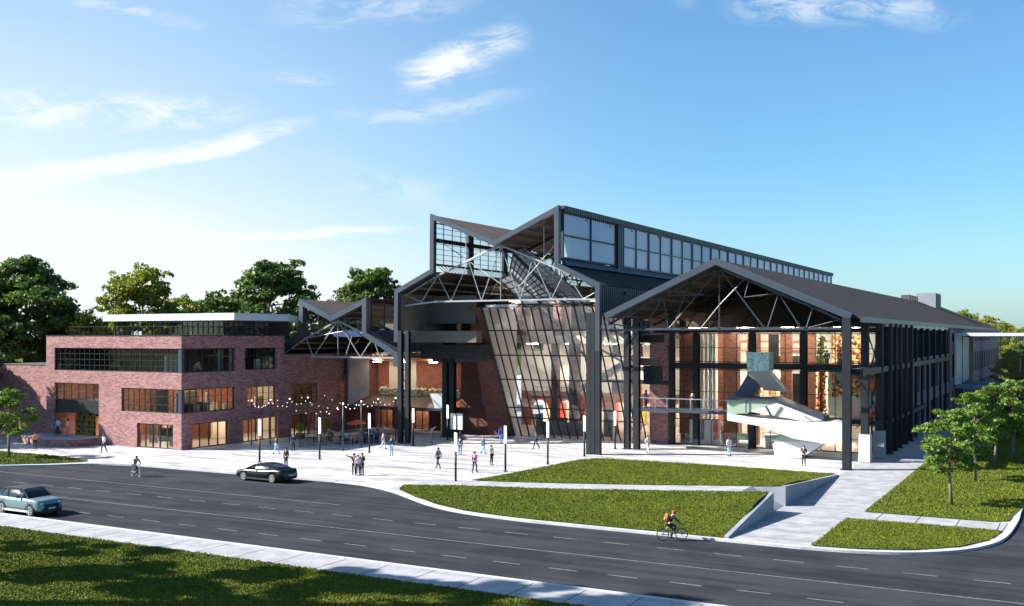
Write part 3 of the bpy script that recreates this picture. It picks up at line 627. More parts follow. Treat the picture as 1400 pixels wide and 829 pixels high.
# front trusses
zb = 14.55
def nave_truss(y, m, r):
    ch = [((-22.4, zb-.35), (-18.6, zb)), ((-18.6, zb), (-3.9, zb)), ((-3.9, zb), (.1, zb-.1)), ((-22.3, 15.3), (-18.4, 17.2)), ((-18.4, 17.2), (-11.0, 20.0)), ((-11.0, 20.0), (-3.93, 17.2)), ((-3.93, 17.2), (.0, 15.5))]
    wb = [((-22.3, 15.3), (-20.4, zb)), ((-20.4, zb), (-18.4, 17.2)), ((-18.4, 17.2), (-16.8, zb)), ((-16.8, zb), (-14.7, 18.6)), ((-14.7, 18.6), (-13.2, zb)), ((-13.2, zb), (-11, 20)), ((-11, 20), (-11, zb)), ((-11, 20), (-8.8, zb)),
          ((-8.8, zb), (-7.4, 18.6)), ((-7.4, 18.6), (-5.4, zb)), ((-5.4, zb), (-3.93, 17.2)), ((-3.93, 17.2), (-2, zb)), ((-2, zb), (0, 15.5)), ((-18.2, 20.8), (-11, 16.2)), ((-18.4, 17.2), (-6.0, 22.2)), ((-4, 20.8), (-9.0, 15.8)), ((-6.2, 22.2), (-6.2, 18.0)), ((-15, 21.8), (-15, 18.4))]
    truss(C_, ch, wb, y, m, r)
nave_truss(1.2, 'truss', .08); nave_truss(13.5, 'steel', .13); nave_truss(26, 'steel', .13)
MB().bar((-14.0, 3.5, 14.1), (-10.2, 3.5, 14.1), .25).build('strut', 'truss', C_)
# nave columns
column(C_, -.9, .05, 13.2, .42, twin=(.45, .0)); column(C_, .45, 6.1, 13.0, .55, twin=(1.0, .0)); column(C_, -22.1, -.1, 11.6, .45, twin=(.9, .0)); column(C_, -21.5, 7.6, 15.2, .6, twin=(.9, 0))
column(C_, -.2, 24, 15.2, .6); column(C_, -21.5, 15.5, 15.2, .6)
# left bay boxes, deck beams and cladding
MB().box(-23.0, -16.2, 5.0, 5.3, 12.35, 15.3).build('bulkhead', 'panel', C_)
MB().box(-23.6, -15.0, 3.2, 4.3, 10.35, 11.55).build('crane_beam', 'beambrown', C_)
MB().box(-23.2, -15.5, 5.2, 8.8, 8.6, 10.1).build('crane_cabin', 'dark', C_)
MB().box(-23.2, -16.2, 7.5, 8.0, 8.2, 8.9).build('crane_beam', 'panel', C_)
MB().box(-18.6, -16.3, 10.4, 11.4, 3.4, 8.4).build('cladding_panel', 'cladx', C_)
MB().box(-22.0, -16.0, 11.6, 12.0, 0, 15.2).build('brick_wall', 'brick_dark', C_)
# leaning brick mass and leaning glass front
zt = 14.0
LY = lambda z: 12.0-7.2*z/zt
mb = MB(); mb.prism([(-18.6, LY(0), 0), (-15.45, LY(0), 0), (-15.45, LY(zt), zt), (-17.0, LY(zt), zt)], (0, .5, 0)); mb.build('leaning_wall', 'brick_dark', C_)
MB().prism([(-15.5, 12.4, 0), (-15.5, LY(zt)+.5, zt), (-15.5, 12.4, zt)], (.2, 0, 0)).build('cheek_wall', 'creamlit', C_)
gl = MB().add([(-15.4, LY(0), .05), (.2, LY(0), .05), (.2, LY(zt), zt), (-15.4, LY(zt), zt)], [(0, 1, 2, 3)]).build('leaning_glass', 'glassfront', C_)
mb = MB()
for i in range(17): x = -15.4+15.6*i/16; mb.bar((x, LY(0)-.03, .05), (x, LY(zt)-.03, zt), .085, .18)
for z in (2.2, 3.3, 6.4, 9.0, 11.6, 14.0): mb.bar((-15.4, LY(z)-.03, z), (.2, LY(z)-.03, z), .1, .12)
mb.build('mullions', 'steel', gl)['kind'] = 'stuff'
# folded glass ribbon
def facet(px, Y0s, name, nu, nv, sub='mullions'):
    P_ = [at(x, y, Y=Y) for (x, y), Y in zip(px, Y0s)]
    o = MB().add(P_, [(0, 1, 2, 3)]).build(name, 'glassfold', C_); mb = MB()
    for i in range(nu+1): t = i/nu; mb.bar(P_[0].lerp(P_[1], t), P_[3].lerp(P_[2], t), .07, .1)
    for i in range(nv+1): t = i/nv; mb.bar(P_[0].lerp(P_[3], t), P_[1].lerp(P_[2], t), .11 if i in (0, nv) else .05, .12)
    q = mb.build(sub, 'steel', o); q['kind'] = 'stuff'
facet([(682, 382), (696, 375), (739, 416), (717, 417)], [4.7, 5.5, 5.5, 4.7], 'folded_glass', 1, 5)
facet([(696, 374), (702, 346), (773, 416), (740, 416)], [5.5, 4.9, 4.9, 5.5], 'folded_glass', 3, 12)
facet([(702, 345), (716, 336), (810, 416), (774, 416)], [4.9, 6.0, 6.0, 4.9], 'folded_glass', 3, 14)
mb = MB(); mb.bar(at(702, 348, Y=4.7), at(774, 416, Y=4.7), .3, .25); mb.bar(at(696, 374, Y=5.3), at(740, 416, Y=5.3), .16, .16)
mb.build('ridge_beam', 'steel', C_)
MB().bar((-8.2, 13.2, 14.6), (-1.0, 13.2, 9.8), .5, .45).build('diagonal_beam', 'beambrown', C_); MB().bar((-13.0, 13.4, 14.4), (-7.0, 13.4, 8.4), .22).build('diagonal_beam', 'steel', C_); MB().bar((-7.0, 14, 10.2), (-.6, 14, 6.8), .2).build('diagonal_beam', 'steel', C_)

# nave interior
MB().box(-22.4, .2, 12.6, 44, .0, .06).build('floor', 'floor', C_)
def arch_wall(parent, x0, x1, y0, y1, z0, z1, arches, m, name):
    mb = MB(); x = x0
    for cx_, r, sp in arches:
        mb.box(x, cx_-r, y0, y1, z0, z1); n = 10
        for k in range(n):
            u0 = cx_-r*math.cos(math.pi*k/n); u1 = cx_-r*math.cos(math.pi*(k+1)/n); h0 = sp+r*math.sin(math.pi*k/n); h1 = sp+r*math.sin(math.pi*(k+1)/n)
            mb.prism([(u0, y0, h0), (u1, y0, h1), (u1, y0, z1), (u0, y0, z1)], (0, y1-y0, 0))
        x = cx_+r
    mb.box(x, x1, y0, y1, z0, z1); return mb.build(name, m, parent)
YI = 25.0
arcs = [(-18.8+i*3.6, 1.25, 2.1) for i in range(6)]
arch_wall(C_, -21.5, .1, YI, YI+.4, 0, 4.3, arcs, 'brick_orange', 'arcade')
mb = MB()
for cx_, r, sp in arcs:
    for k in range(10): t0, t1 = math.pi*k/10, math.pi*(k+1)/10; mb.bar((cx_-r*math.cos(t0), YI-.05, sp+r*math.sin(t0)), (cx_-r*math.cos(t1), YI-.05, sp+r*math.sin(t1)), .14, .22)
mb.build('arch_trim', 'red', C_)
wall('x', YI-.06, YI+.4, -21.5, .1, 4.3, 8.6, [(-16.8, -14.0, 5.2, 7.4), (-12.8, -11.2, 5.2, 8), (-7, -5.4, 5.2, 8), (-3, -1.4, 5.2, 8)]).build('upper_wall', 'creamlit', C_)
wall('x', YI-.02, YI+.35, -21.5, .1, 8.6, 11.0, [(-20, -17, 9.2, 10.6)]).build('upper_wall', 'cream', C_)
for x in (-17.6, -12.6, -7.6, -3): MB().box(x-.5, x+.5, 17.0, 18.0, 11.0, 15.2).build('brick_pier', 'brick', C_)
MB().box(-21.5, .1, 16.9, YI, 10.7, 11.0).build('gallery_floor', 'slab', C_)
wall('x', 18.3, 18.6, -21.5, .1, 11.0, 15.2, [(-16.6, -13.6, 11.6, 14.6), (-11.6, -8.6, 11.6, 14.6)]).build('gallery_wall', 'creamlit', C_)
MB().box(-21.5, .1, 16.75, 16.9, 10.2, 11.1).build('gallery_edge', 'cream', C_)
MB().box(-21.5, .1, YI+6, YI+6.2, 0, 10.5).build('inner_wall', 'cream', C_)
mb = MB(); mb.prism([(-12.5, 19, 3.6), (-4, 19, 8.4), (-4, 19, 9.1), (-12.5, 19, 4.3)], (0, 1.6, 0)); mb.build('escalator', 'truss', C_)
MB().box(-14.6, -13.8, 19.5, 20.3, 0, 11).box(-11.2, -10.2, 17.2, 18.2, 0, 11).build('pillar', 'brick_dark', C_)
MB().box(-14.0, -8.2, 14.6, 15.0, .06, 1.5).build('low_wall', 'panel', C_)
MB().box(-3.8, -1.8, 14.5, 15, 4.9, 6.2).build('kiosk', 'dark', C_)
for z, (p, q) in [(10.15, (17, 24)), (4.9, (25.8, 30.5)), (15.1, (15.2, 17.5)), (10.4, (26, 30))]:
    for i in range(4): x = -18.5+i*5; MB().box(x, x+1.1, p+(q-p)*.55, p+(q-p)*.55+1.1, z-.05, z).build('ceiling_light', 'ceilw', C_)
for i in range(5):
    for k in range(3):
        if (i+k) % 2 == 0: MB().box(-19.4+i*3.6, -18.2+i*3.6, YI+5.7, YI+5.95, .3, 2.6).build('display', ('red', 'yellow', 'green')[k], C_); break

rr = random.Random(9)
for i in range(16):
    x = -14.5+i*.92; z = (.1, 4.4, 8.7)[i % 3]; y = (15.5, 22, 20)[i % 3]; hh = rr.uniform(1.2, 3.2)
    MB().box(x, x+rr.uniform(.25, 1.1), y, y+.25, z, z+hh).build('foyer_panel', ('creamlit', 'cladx', 'white', 'orange', 'panel', 'steel')[rr.randrange(6)], C_)
for x0, x1, z in [(-15.2, -9.5, 4.3), (-8.5, .0, 6.3)]:
    mb = MB(); mb.box(x0, x1, 16.0, 16.2, z-.25, z); mb.box(x0, x1, 16.0, 16.05, z+.95, z+1.0)
    for k in range(int((x1-x0)/.6)): mb.box(x0+k*.6, x0+k*.6+.04, 16.0, 16.05, z, z+.95)
    mb.build('gallery_rail', 'fascia', C_)
# ---- right gable hall
R_ = thing('gable_hall', 'long gabled steel and brick hall with open glazed porch on the right', 'building', (11.3, 0, 0), world=True)
g0, g1, g2 = (.75, 13.1), (11.35, 17.85), (23.1, 12.75)
frame_poly([g0, g1, (22.9, 12.85)], .55, -.3, .35, R_)
LG = 160
slab_xz((.4, 12.95), (11.35, 17.75), .25, .4, LG).build('roof', 'roof', R_)
slab_xz((11.35, 17.75), (23.6, 12.55), .25, .4, LG).build('roof', 'roof', R_)
MB().box(23.55, 23.75, -.3, LG, 12.15, 12.6).build('gutter', 'fascia', R_)
mb = MB(); purlins(mb, (.8, 13), (11, 17.6), 6, .5, 30); purlins(mb, (11.7, 17.6), (22.8, 13), 6, .5, 30); mb.build('purlins', 'soffit', R_)
z2 = 11.65
def gable_truss(y, m, r):
    L = [(.9, 12.2), (3.3, 13.35), (6.1, 14.7), (8.6, 15.9), (11.35, 17.0), (14, 15.85), (16.6, 14.7), (19.5, 13.45), (21.9, 12.3)]
    B = [(1.0, z2-.15), (4.2, z2), (8.0, z2), (11.35, z2), (15.2, z2), (18.9, z2), (21.9, z2)]
    ch = [(L[i], L[i+1]) for i in range(8)]+[(B[i], B[i+1]) for i in range(6)]
    wb = [(L[1], (2.4, z2-.1)), (L[1], B[1]), (B[1], L[2]), (L[2], (6.6, z2)), (L[3], (7.0, z2)), (L[4], (6.6, z2)), (L[4], B[3]), (L[4], (15.4, z2)), ((11.4, 13.8), (9.6, z2)), ((11.4, 13.8), (13.5, 15.9)), (L[2], (10.0, 14.7)), (L[5], (13.6, 14.4)),
          ((13.6, 14.4), L[6]), (L[6], (15.6, z2)), (L[6], (18.5, z2)), (L[7], (18.9, z2)), ((21.7, 12.4), (18.9, z2)), (L[0], (4.2, z2))]
    truss(R_, ch, wb, y, m, r)
gable_truss(.9, 'fascia', .10); gable_truss(12.4, 'steel', .10)
column(R_, 22.45, -.05, 12.5, .66, m='steel'); column(R_, 22.8, 6.1, 12.2, .62, base=(2.45, 'white')); column(R_, 23.4, 9.7, 12.2, .62, base=(2.5, 'wallconc'))
for y in (13.9, 17, 19.9, 23.6, 27.4): column(R_, 23.5, y, 12.2, .7)
for y in (32, 37, 42, 48, 54, 60): column(R_, 23.5, y, 12.2, .32)
for x in (2.75, 5.3, 11.0, 16.0): column(R_, x, 12.5, 11.6, .5)
mb = MB(); mb.bar((22.8, 6.1, 5), (23.4, 9.7, 12), .09); mb.bar((22.8, 6.1, 12), (23.4, 9.7, 8), .09); mb.bar((22.8, 6.1, 8), (23.4, 9.7, 3), .09); mb.bar((23.4, 9.7, 8), (22.8, 6.1, 3), .09); mb.build('cross_brace', 'steel', R_)
mb = MB()
for x, y, dx, dy in [(22.45, .3, 0, 1), (22.8, 6.1, -1, 0), (22.45, -.05, -1, 0)]: mb.prism([(x, y-.07, 8.0), (x, y-.07, 6.2), (x+dx*1.0, y-.07+dy*1.0, 8.0)], (0.0, .14, 0) if dx else (.14, 0, 0))
mb.build('haunches', 'steel', R_)
# beams and curtain wall
MB().box(2.6, 23.0, 12.3, 12.75, 7.75, 8.35).build('beam', 'steel', R_); MB().box(9.0, 23.0, 12.3, 12.7, 2.75, 3.15).build('beam', 'steel', R_); MB().box(.9, 23, 12.3, 12.7, 11.35, 11.8).build('beam', 'steel', R_)
MB().box(23.35, 23.65, .4, 65, 7.75, 8.25).box(23.35, 23.65, 13, 40, 2.8, 3.2).build('side_beam', 'steel', R_); MB().box(23.4, 23.66, 12, 62, 11.9, 12.12).build('eaves_beam', 'brownmetal', R_)
MB().box(22.6, 23.2, .6, 6.2, 7.8, 8.3).build('side_beam', 'steel', R_)
for p, q in [(2.95, 5.0), (5.6, 10.7), (11.3, 15.7), (16.3, 22.9)]:
    for z, y_ in [(.05, 2.7), (3.2, 7.7), (8.4, 11.3)]: window(R_, 'x', 12.5, p, q, z, y_, max(2, int((q-p)/1.25)), 2 if z > 3 else 1, t=.06, dep=.1, name='curtain_wall')
for p, q in [(12.8, 26), (26.2, 40), (40.2, 53), (53.2, 65)]:
    window(R_, 'y', 23.2, p, q, 8.4, 11.8, 9, 1, 'steel', 'glassdark', t=.16, dep=.2, name='curtain_wall')
    if p < 30: window(R_, 'y', 23.2, p, q if p < 20 else 31, .05, 7.7, 9, 3, 'steel', 'glassdark', t=.12, dep=.2, name='curtain_wall')
# brick parts
MB().box(.35, 2.35, 12.3, 13.9, 0, 13.4).build('brick_pier', 'brick', R_); MB().box(3.0, 5.0, 14.2, 14.8, 0, 11.3).build('brick_pier', 'brick_orange', R_)
MB().box(7.2, 8.7, 15.4, 16.4, 0, 11.3).box(9.6, 10.7, 15.6, 16.4, 0, 11.3).build('brick_pier', 'brick_orange', R_)
MB().box(-1.5, .3, 12.4, 13.4, 11.2, 12.6).build('brick_pier', 'dark', R_)
hb = [(y, y+3.0, z, z1) for y in np.arange(33, 64, 4.2) for z, z1 in [(.9, 3.3), (4.8, 7.7)]]
wall('y', 23.0, 23.42, 31, 65.4, 0, 8.6, hb).build('wall', 'brick_plum', R_)
hb = [(y, y+2.6, z, z1) for y in np.arange(68, 156, 4.4) for z, z1 in [(.9, 3.4), (5.2, 8.4), (10.2, 11.4)]]
wall('y', 23.0, 23.5, 65.4, LG, 0, 12.2, hb).build('wall', 'brick_plum', R_)
mb = MB()
mb.add([(23.15, 31, 0), (23.15, LG, 0), (23.15, LG, 12), (23.15, 31, 12)], [(0, 1, 2, 3)]); mb.build('window_band', 'glassdark', R_)
MB().box(22.4, 22.6, 31, LG, 0, 12).build('inner_wall', 'slab', R_)
# interior
MB().box(.4, 23, 12.8, 34, .0, .05).build('floor', 'floor', R_)
MB().box(2.5, 23, 19.5, 34, 7.6, 7.9).box(16.2, 23, 12.8, 19.5, 7.6, 7.9).build('upper_floor', 'cream', R_)
MB().box(9.2, 23, 16, 34, 2.7, 3.0).build('mezzanine', 'cream', R_)
MB().box(.4, 22.4, 27, 27.3, 0, 11.8).build('back_wall', 'creamlit', R_)
MB().box(16.9, 22.35, 19.1, 19.4, 3, 11.4).build('display_wall', 'creamlit', R_)
MB().prism([(.5, 30, 11.6), (22.5, 30, 11.6), (22.5, 30, 12.5), (11.35, 30, 17.4), (.5, 30, 12.6)], (0, .3, 0)).build('gable_infill', 'slab', R_)
MB().box(2.5, 23, 12.9, 27, 11.9, 12.0).build('ceiling', 'soffit', R_)
for x in (5.6, 12.2, 14.6): MB().box(x, x+1.1, 18.6, 19.3, 0, 11.8).build('brick_pier', 'brick_orange', R_)
for x, z0, z1 in ((9.0, 8.3, 11.2), (10.9, 8.3, 11.2), (13.4, 3.4, 7.2), (7.0, .1, 2.6)): MB().box(x, x+1.0, 18.9, 19.2, z0, z1).build('opening_shade_panel', 'dark', R_)  # solid black panels; the shade of openings is put into their colour
for i in range(4): MB().box(5.15+i*.42, 5.4+i*.42, 14.3, 14.5, .1, 11.2).build('cream_fin', 'creamlit', R_)
MB().box(4.2, 7.4, 13.6, 13.9, .05, 2.6).build('poster_wall', 'creamlit', R_); MB().box(5.4, 5.75, 13.5, 13.6, .5, 2.5).build('poster', 'navy', R_); MB().box(6.7, 7.15, 13.5, 13.6, .5, 2.5).build('poster', 'red', R_)
for x in (10.2, 12.4, 14.2): MB().box(x, x+.7, 26.6, 26.9, 3.1, 7.2).build('banner', 'red', R_)
for z, xs in [(11.88, (4, 9, 13.5, 18.5)), (7.58, (4, 9, 13.5, 18.2)), (2.66, (10, 14, 18))]:
    for x in xs:
        for yy in ((14.0, 16.5, 20, 24) if z > 8 else (20.2, 22.5, 25) if z > 3 else (17.5, 20)): MB().box(x, x+1.0, yy, yy+1.0, z-.05, z).build('ceiling_light', 'ceilw', R_)
mb = MB()
for yy, zz, x0, x1 in [(12.9, 8.35, 11.2, 22.9), (19.4, 3.0, 9.3, 16.8)]:
    mb.box(x0, x1, yy, yy+.04, zz+1.0, zz+1.05)
    for i in range(int((x1-x0)/1.0)+1): mb.box(x0+i*1.0, x0+i*1.0+.035, yy, yy+.035, zz, zz+1.0)
mb.build('balustrade', 'steel', R_)
for i, (x, y, c, lb) in enumerate([(9.8, 14.6, 'green', 'green topped display counter behind the glass, left of the white pavilion'), (12.6, 14.9, 'screen', 'blue patterned display counter behind the white pavilion'), (6.6, 16.2, 'red', 'red display counter near the orange brick wall'), (14.9, 15.2, 'yellow', 'yellow topped display counter under the mezzanine')]):
    q = thing('display_counter', lb, 'counter', (x, y, .05), .2*i, 'display counters inside the gabled hall'); MB().box(-.9, .9, -.35, .35, 0, .85).build('counter_body', 'creamlit', q); MB().box(-.95, .95, -.4, .4, .85, 1.15).build('counter_top', c, q)
for i in range(5): MB().box(11.2+i*1.1, 11.25+i*1.1, 19.5, 26, 7.9, 8.9).build('partition', 'slab', R_)
for z in (9.4, 10.4): MB().box(5, 16, 26.7, 26.95, z, z+.12).build('picture_rail', 'orange', R_)
for i in range(4): MB().box(6.2+i*1.3, 7.0+i*1.3, 26.75, 26.95, 4.2, 6.4).build('picture', ('navy', 'mosaic', 'orange', 'green')[i], R_)
# crane remains left in the right hall
G_ = thing('gantry', 'black steel gantry box with brown girders left between the tall middle columns', 'gantry', (2, 7, 0), world=True)
MB().box(.7, 3.6, 7.2, 7.9, 10.4, 11.15).build('upper_girder', 'dark', G_); MB().box(-.2, 3.2, 7.0, 7.7, 8.15, 8.85).build('lower_girder', 'beambrown', G_)
MB().box(.0, .9, 7.2, 8.0, 6.6, 8.1).box(1.7, 3.4, 7.2, 8.0, 6.7, 8.1).box(-.3, 4.2, 7.2, 8.0, 6.3, 6.7).build('cab', 'dark', G_); MB().box(.95, 1.6, 7.4, 7.6, 6.75, 8.0).build('cab_window', 'creamlit', G_)
# chimney block
Q_ = thing('rooftop_chimney', 'square pale grey chimney block on the far ridge of the gabled hall', 'chimney', (12, 128, 16), world=True)
MB().box(10.6, 14.2, 130, 138, 16, 19.5).build('shaft', 'wallconc', Q_); MB().box(14.2, 14.3, 130.2, 137.8, 16, 19.3).build('louvre', 'clad', Q_)
Q2 = thing('rooftop_vent', 'row of small dark vents beside the pale chimney block', 'vent', (9, 112, 16), world=True)
for i in range(4): MB().box(9.8, 11.4, 116+i*3, 117.4+i*3, 17.2, 18.7).build('vent_box', 'slab', Q2)
# cantilevered glass box
B_ = thing('glazed_box_bay', 'white framed glass box cantilevered from the far side of the gabled hall', 'bay', (28, 74, 4), world=True)
yb0, yb1 = 70, 84
MB().prism([(23.6, yb0, 3.9), (23.6, yb0, 11.4), (24.1, yb1, 10.7), (24.1, yb1, 4.6)], (.25, 0, 0)).build('side_frame', 'white', B_)
MB().box(23.6, 42, yb0, yb1, 11.0, 11.5).build('top_slab', 'fascia', B_); MB().box(23.6, 42, yb0-.06, yb0, 11.02, 11.48).build('fascia_trim', 'whitecool', B_); MB().box(23.6, 42, yb0, yb1, 3.7, 4.15).build('bottom_slab', 'wallconc', B_)
MB().box(24.2, 24.9, yb1-.3, yb1, 4.2, 11).build('timber_jamb', 'timber', B_)
window(B_, 'x', yb0+2, 24.4, 41.8, 4.2, 11, 7, 1, 'fascia', 'glass', t=.06, name='glass_front')
# ---- left saw-tooth bay
L_ = thing('sawtooth_hall', 'low steel hall with grey saw-tooth frame above the cafe corner', 'building', (-31, 3, 0), world=True)
frame_poly([(-39.7, 9.2), (-35.45, 11.45), (-35.42, 15.1), (-31.0, 13.2), (-26.35, 15.1), (-26.35, 11.4), (-22.3, 9.3), (-22.3, 7.9)], .55, -.3, .5, L_)
slab_xz((-39.6, 9.1), (-35.5, 11.3), .18, .5, 40).build('roof', 'roof', L_); slab_xz((-35.42, 15.0), (-31, 13.1), .18, .5, 40).build('roof', 'roof_brown', L_)
slab_xz((-31, 13.1), (-26.35, 15.0), .18, .5, 40).build('roof', 'roof', L_); slab_xz((-26.3, 11.3), (-22.9, 9.5), .18, .5, 40).build('roof', 'roof', L_)
window(L_, 'y', -35.4, .6, 20, 11.6, 14.4, 8, 2, 'steel', 'glass', t=.08, name='clerestory_window'); window(L_, 'y', -26.38, .6, 20, 11.6, 14.5, 8, 2, 'steel', 'glass', t=.08, name='clerestory_window')
MB().box(-36.0, -26.8, 5.5, 5.7, 10.95, 11.6).build('banner', 'blue', L_)
ch = [((-39.2, 8.7), (-35.4, 10.8)), ((-35.4, 10.8), (-31, 12.7)), ((-31, 12.7), (-26.35, 10.8)), ((-26.35, 10.8), (-22.6, 8.8)), ((-34.5, 8.75), (-23.5, 8.75))]
wb = [((-35.4, 10.8), (-34.4, 8.75)), ((-34.4, 8.75), (-31, 12.7)), ((-31, 12.7), (-31, 8.75)), ((-31, 12.7), (-28, 8.75)), ((-28.8, 11.8), (-30, 8.75)), ((-26.35, 10.8), (-28, 8.75)), ((-26.35, 10.8), (-25.4, 8.75)), ((-35.4, 10.8), (-28.5, 11.8)), ((-24.5, 9.8), (-25.2, 8.75)), ((-39, 8.7), (-34.5, 8.9))]
truss(L_, ch, wb, .9, 'truss', .09); truss(L_, ch, wb, 7, 'steel', .1)
mb = MB(); purlins(mb, (-39.2, 9.1), (-35.7, 11), 3, .6, 16, .35); purlins(mb, (-35.2, 14.9), (-31.2, 13.2), 3, .6, 30, .35); purlins(mb, (-30.8, 13.1), (-26.6, 14.8), 3, .6, 30, .35); mb.build('purlins', 'soffit', L_)
MB().box(-39.4, -22.9, 21, 21.3, 0, 12.6).build('back_wall', 'soffit', L_)
# loggia (raised box with white tapered frame), brick base
MB().box(-36.3, -22.6, 15.5, 15.8, 0, 8.8).build('inner_wall', 'brick_orange', L_); MB().box(-36.6, -36.3, 9.32, 21, 0, 8.9).build('end_wall', 'brick_dark', L_); MB().box(-39.4, -22.9, 10, 20.9, 8.9, 9.1).build('loggia_roof', 'soffit', L_)
MB().prism([(-36.0, 9.0, 2.9), (-36.0, 9.0, 8.75), (-35.3, 12, 8.2), (-35.3, 12, 4.0)], (.2, 0, 0)).build('tapered_frame', 'wallconc', L_)
MB().prism([(-36.0, 9.0, 8.8), (-22.8, 9, 8.8), (-22.8, 14, 8.0), (-34.5, 14, 8.0)], (0, 0, .15)).build('soffit', 'orange', L_)
MB().prism([(-36.0, 9.0, 2.75), (-22.9, 9, 2.75), (-22.9, 13, 3.8), (-34.6, 13, 3.8)], (0, 0, .15)).build('canopy', 'beambrown', L_)
MB().box(-36.0, -22.9, 8.85, 9.0, 2.7, 3.0).build('canopy_edge', 'fascia', L_)
MB().box(-34.5, -22.9, 13.2, 15.4, 3.7, 3.9).build('loggia_floor', 'slab', L_)
for i in range(3): MB().box(-34.4+i*1.35, -33.15+i*1.35, 15.1, 15.4, 3.9, 8.1).build('cream_panel', 'cream', L_)
MB().prism([(-23.8, 8.9, 3.0), (-22.6, 8.9, 2.6), (-22.6, 8.9, 4.6), (-24.4, 8.9, 4.6)], (0, .2, 0)).build('corner_fin', 'white', L_)
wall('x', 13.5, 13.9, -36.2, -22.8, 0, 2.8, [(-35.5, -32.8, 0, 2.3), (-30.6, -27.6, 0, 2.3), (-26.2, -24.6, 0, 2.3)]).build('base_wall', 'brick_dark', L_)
for p, q in [(-35.5, -32.8), (-30.6, -27.6), (-26.2, -24.6)]: window(L_, 'x', 13.7, p, q, .05, 2.3, 3, 1, t=.08, name='glass_door')
for x in (-35, -31, -27): MB().box(x, x+.8, 12.6, 13.2, 7.94, 7.98).build('ceiling_light', 'ceilw', L_); MB().box(x, x+2.6, 14.4, 14.6, 2.5, 2.6).build('ceiling_light', 'ceil', L_)
F_ = MB()
for i in range(420):
    x = random.uniform(-34.2, -23.1); z = random.uniform(3.85, 4.9); F_.ball((x, random.uniform(12.9, 13.25), z), random.uniform(.08, .17), 5, 4)
M['flower'] = mat('cream_flowers', rough=.8, fn=speck((.8, .7, .45), .3, 3)); fo = F_.build('flower_row', 'flower'); tag(fo, 'dense row of pale cream flowers along the balcony edge', 'flowers', kind='stuff')
MB_ = MB().box(-34.4, -23.0, 12.75, 12.85, 3.85, 4.75); o = MB_.build('balcony_guard', 'glass', L_)

# ------------------------------------------------------------------ white folded stair pavilion and bridge
V_ = thing('folded_pavilion', 'white faceted folded stair pavilion under the gabled porch', 'pavilion', (16, 6, 0), world=True)
def fold(px, Y, dep, m, name, par=V_): return MB().prism([at(x, y, Y=Y) for x, y in px], (0, dep, 0)).build(name, m, par)
fold([(1056, 607), (1077, 590), (1128, 606), (1096, 626), (1060, 626)], 6.0, 3.0, 'white', 'base')
fold([(1054, 603), (1077, 590), (1130, 606)], 5.95, .06, 'sagegreen', 'base_panel')
fold([(994, 566), (1030, 571), (1100, 577), (1138, 577), (1152, 580), (1152, 607), (1128, 607), (1085, 600), (1040, 583), (994, 575)], 5.0, 2.6, 'white', 'stair_body')
fold([(1026, 563), (1062, 551), (1126, 575), (1098, 576)], 5.2, 2.2, 'white', 'upper_body')
fold([(994, 546), (1042, 546), (1062, 550), (1022, 565), (994, 567)], 5.3, 2.3, 'sagegreen', 'upper_panel')
fold([(994, 543), (1060, 543), (1064, 546), (1126, 570), (1126, 575), (1060, 549), (994, 547)], 5.1, 2.4, 'fascia', 'handrail_cap')
fold([(1145, 577), (1152, 580), (1152, 607), (1145, 605)], 4.9, .1, 'whitecool', 'end_panel')
mb = MB()
for a, b in [((1046, 555), (1056, 573)), ((1068, 556), (1056, 573)), ((1020, 569), (1056, 573)), ((1100, 569), (1110, 576)), ((1020, 547), (1020, 565))]: mb.bar(at(*a, Y=5.12), at(*b, Y=5.12), .1, .06)
mb.build('seams', 'fascia', V_)
X_ = thing('folded_tower', 'patterned blue tile cube on a bent brown metal band above the white pavilion', 'sculpture', (13, 7, 5.5), world=True)
MB().prism([at(1020, 482, Y=6.2), at(1051, 482, Y=6.2), at(1051, 508, Y=6.2), at(1022, 508, Y=6.2)], (0, 1.6, 0)).build('tile_cube', 'screen', X_)
mb = MB(); mb.prism([at(1022, 508.4, Y=6.3), at(1051, 508.4, Y=6.3), at(1074, 536, Y=6.3), at(1045, 534, Y=6.3)], (0, 1.4, 0)); mb.build('bent_band', 'brownmetal', X_)
mb = MB(); mb.prism([at(1022, 512, Y=7.2), at(1037, 524, Y=7.2), at(1030, 544, Y=7.2), at(1003, 544, Y=7.2)], (0, 1.4, 0)); mb.build('navy_prism', 'navy', X_)
D_ = thing('footbridge', 'thin glass footbridge deck reaching from the brick pier to the white pavilion', 'footbridge', (6, 7, 4), world=True)
da, db = at(872, 556, Y=7), at(996, 566, Y=6)
MB().prism([(-.0, 8.4, 3.75), (1.0, 6.0, 3.75), (10.6, 5.6, 3.75), (10.6, 8.2, 3.75)], (0, 0, .28)).build('deck', 'fascia', D_)
mb = MB()
for i in range(9): x = 1.0+i*1.2; mb.box(x, x+.04, 5.95-i*.04, 5.99-i*.04, 4.03, 5.05)
mb.bar((1, 5.97, 5.05), (10.6, 5.62, 5.05), .06); mb.build('railing', 'truss', D_)
MB().add([(1, 5.98, 4.05), (10.6, 5.64, 4.05), (10.6, 5.64, 5.0), (1, 5.98, 5.0)], [(0, 1, 2, 3)]).build('guard_glass', 'glass', D_)
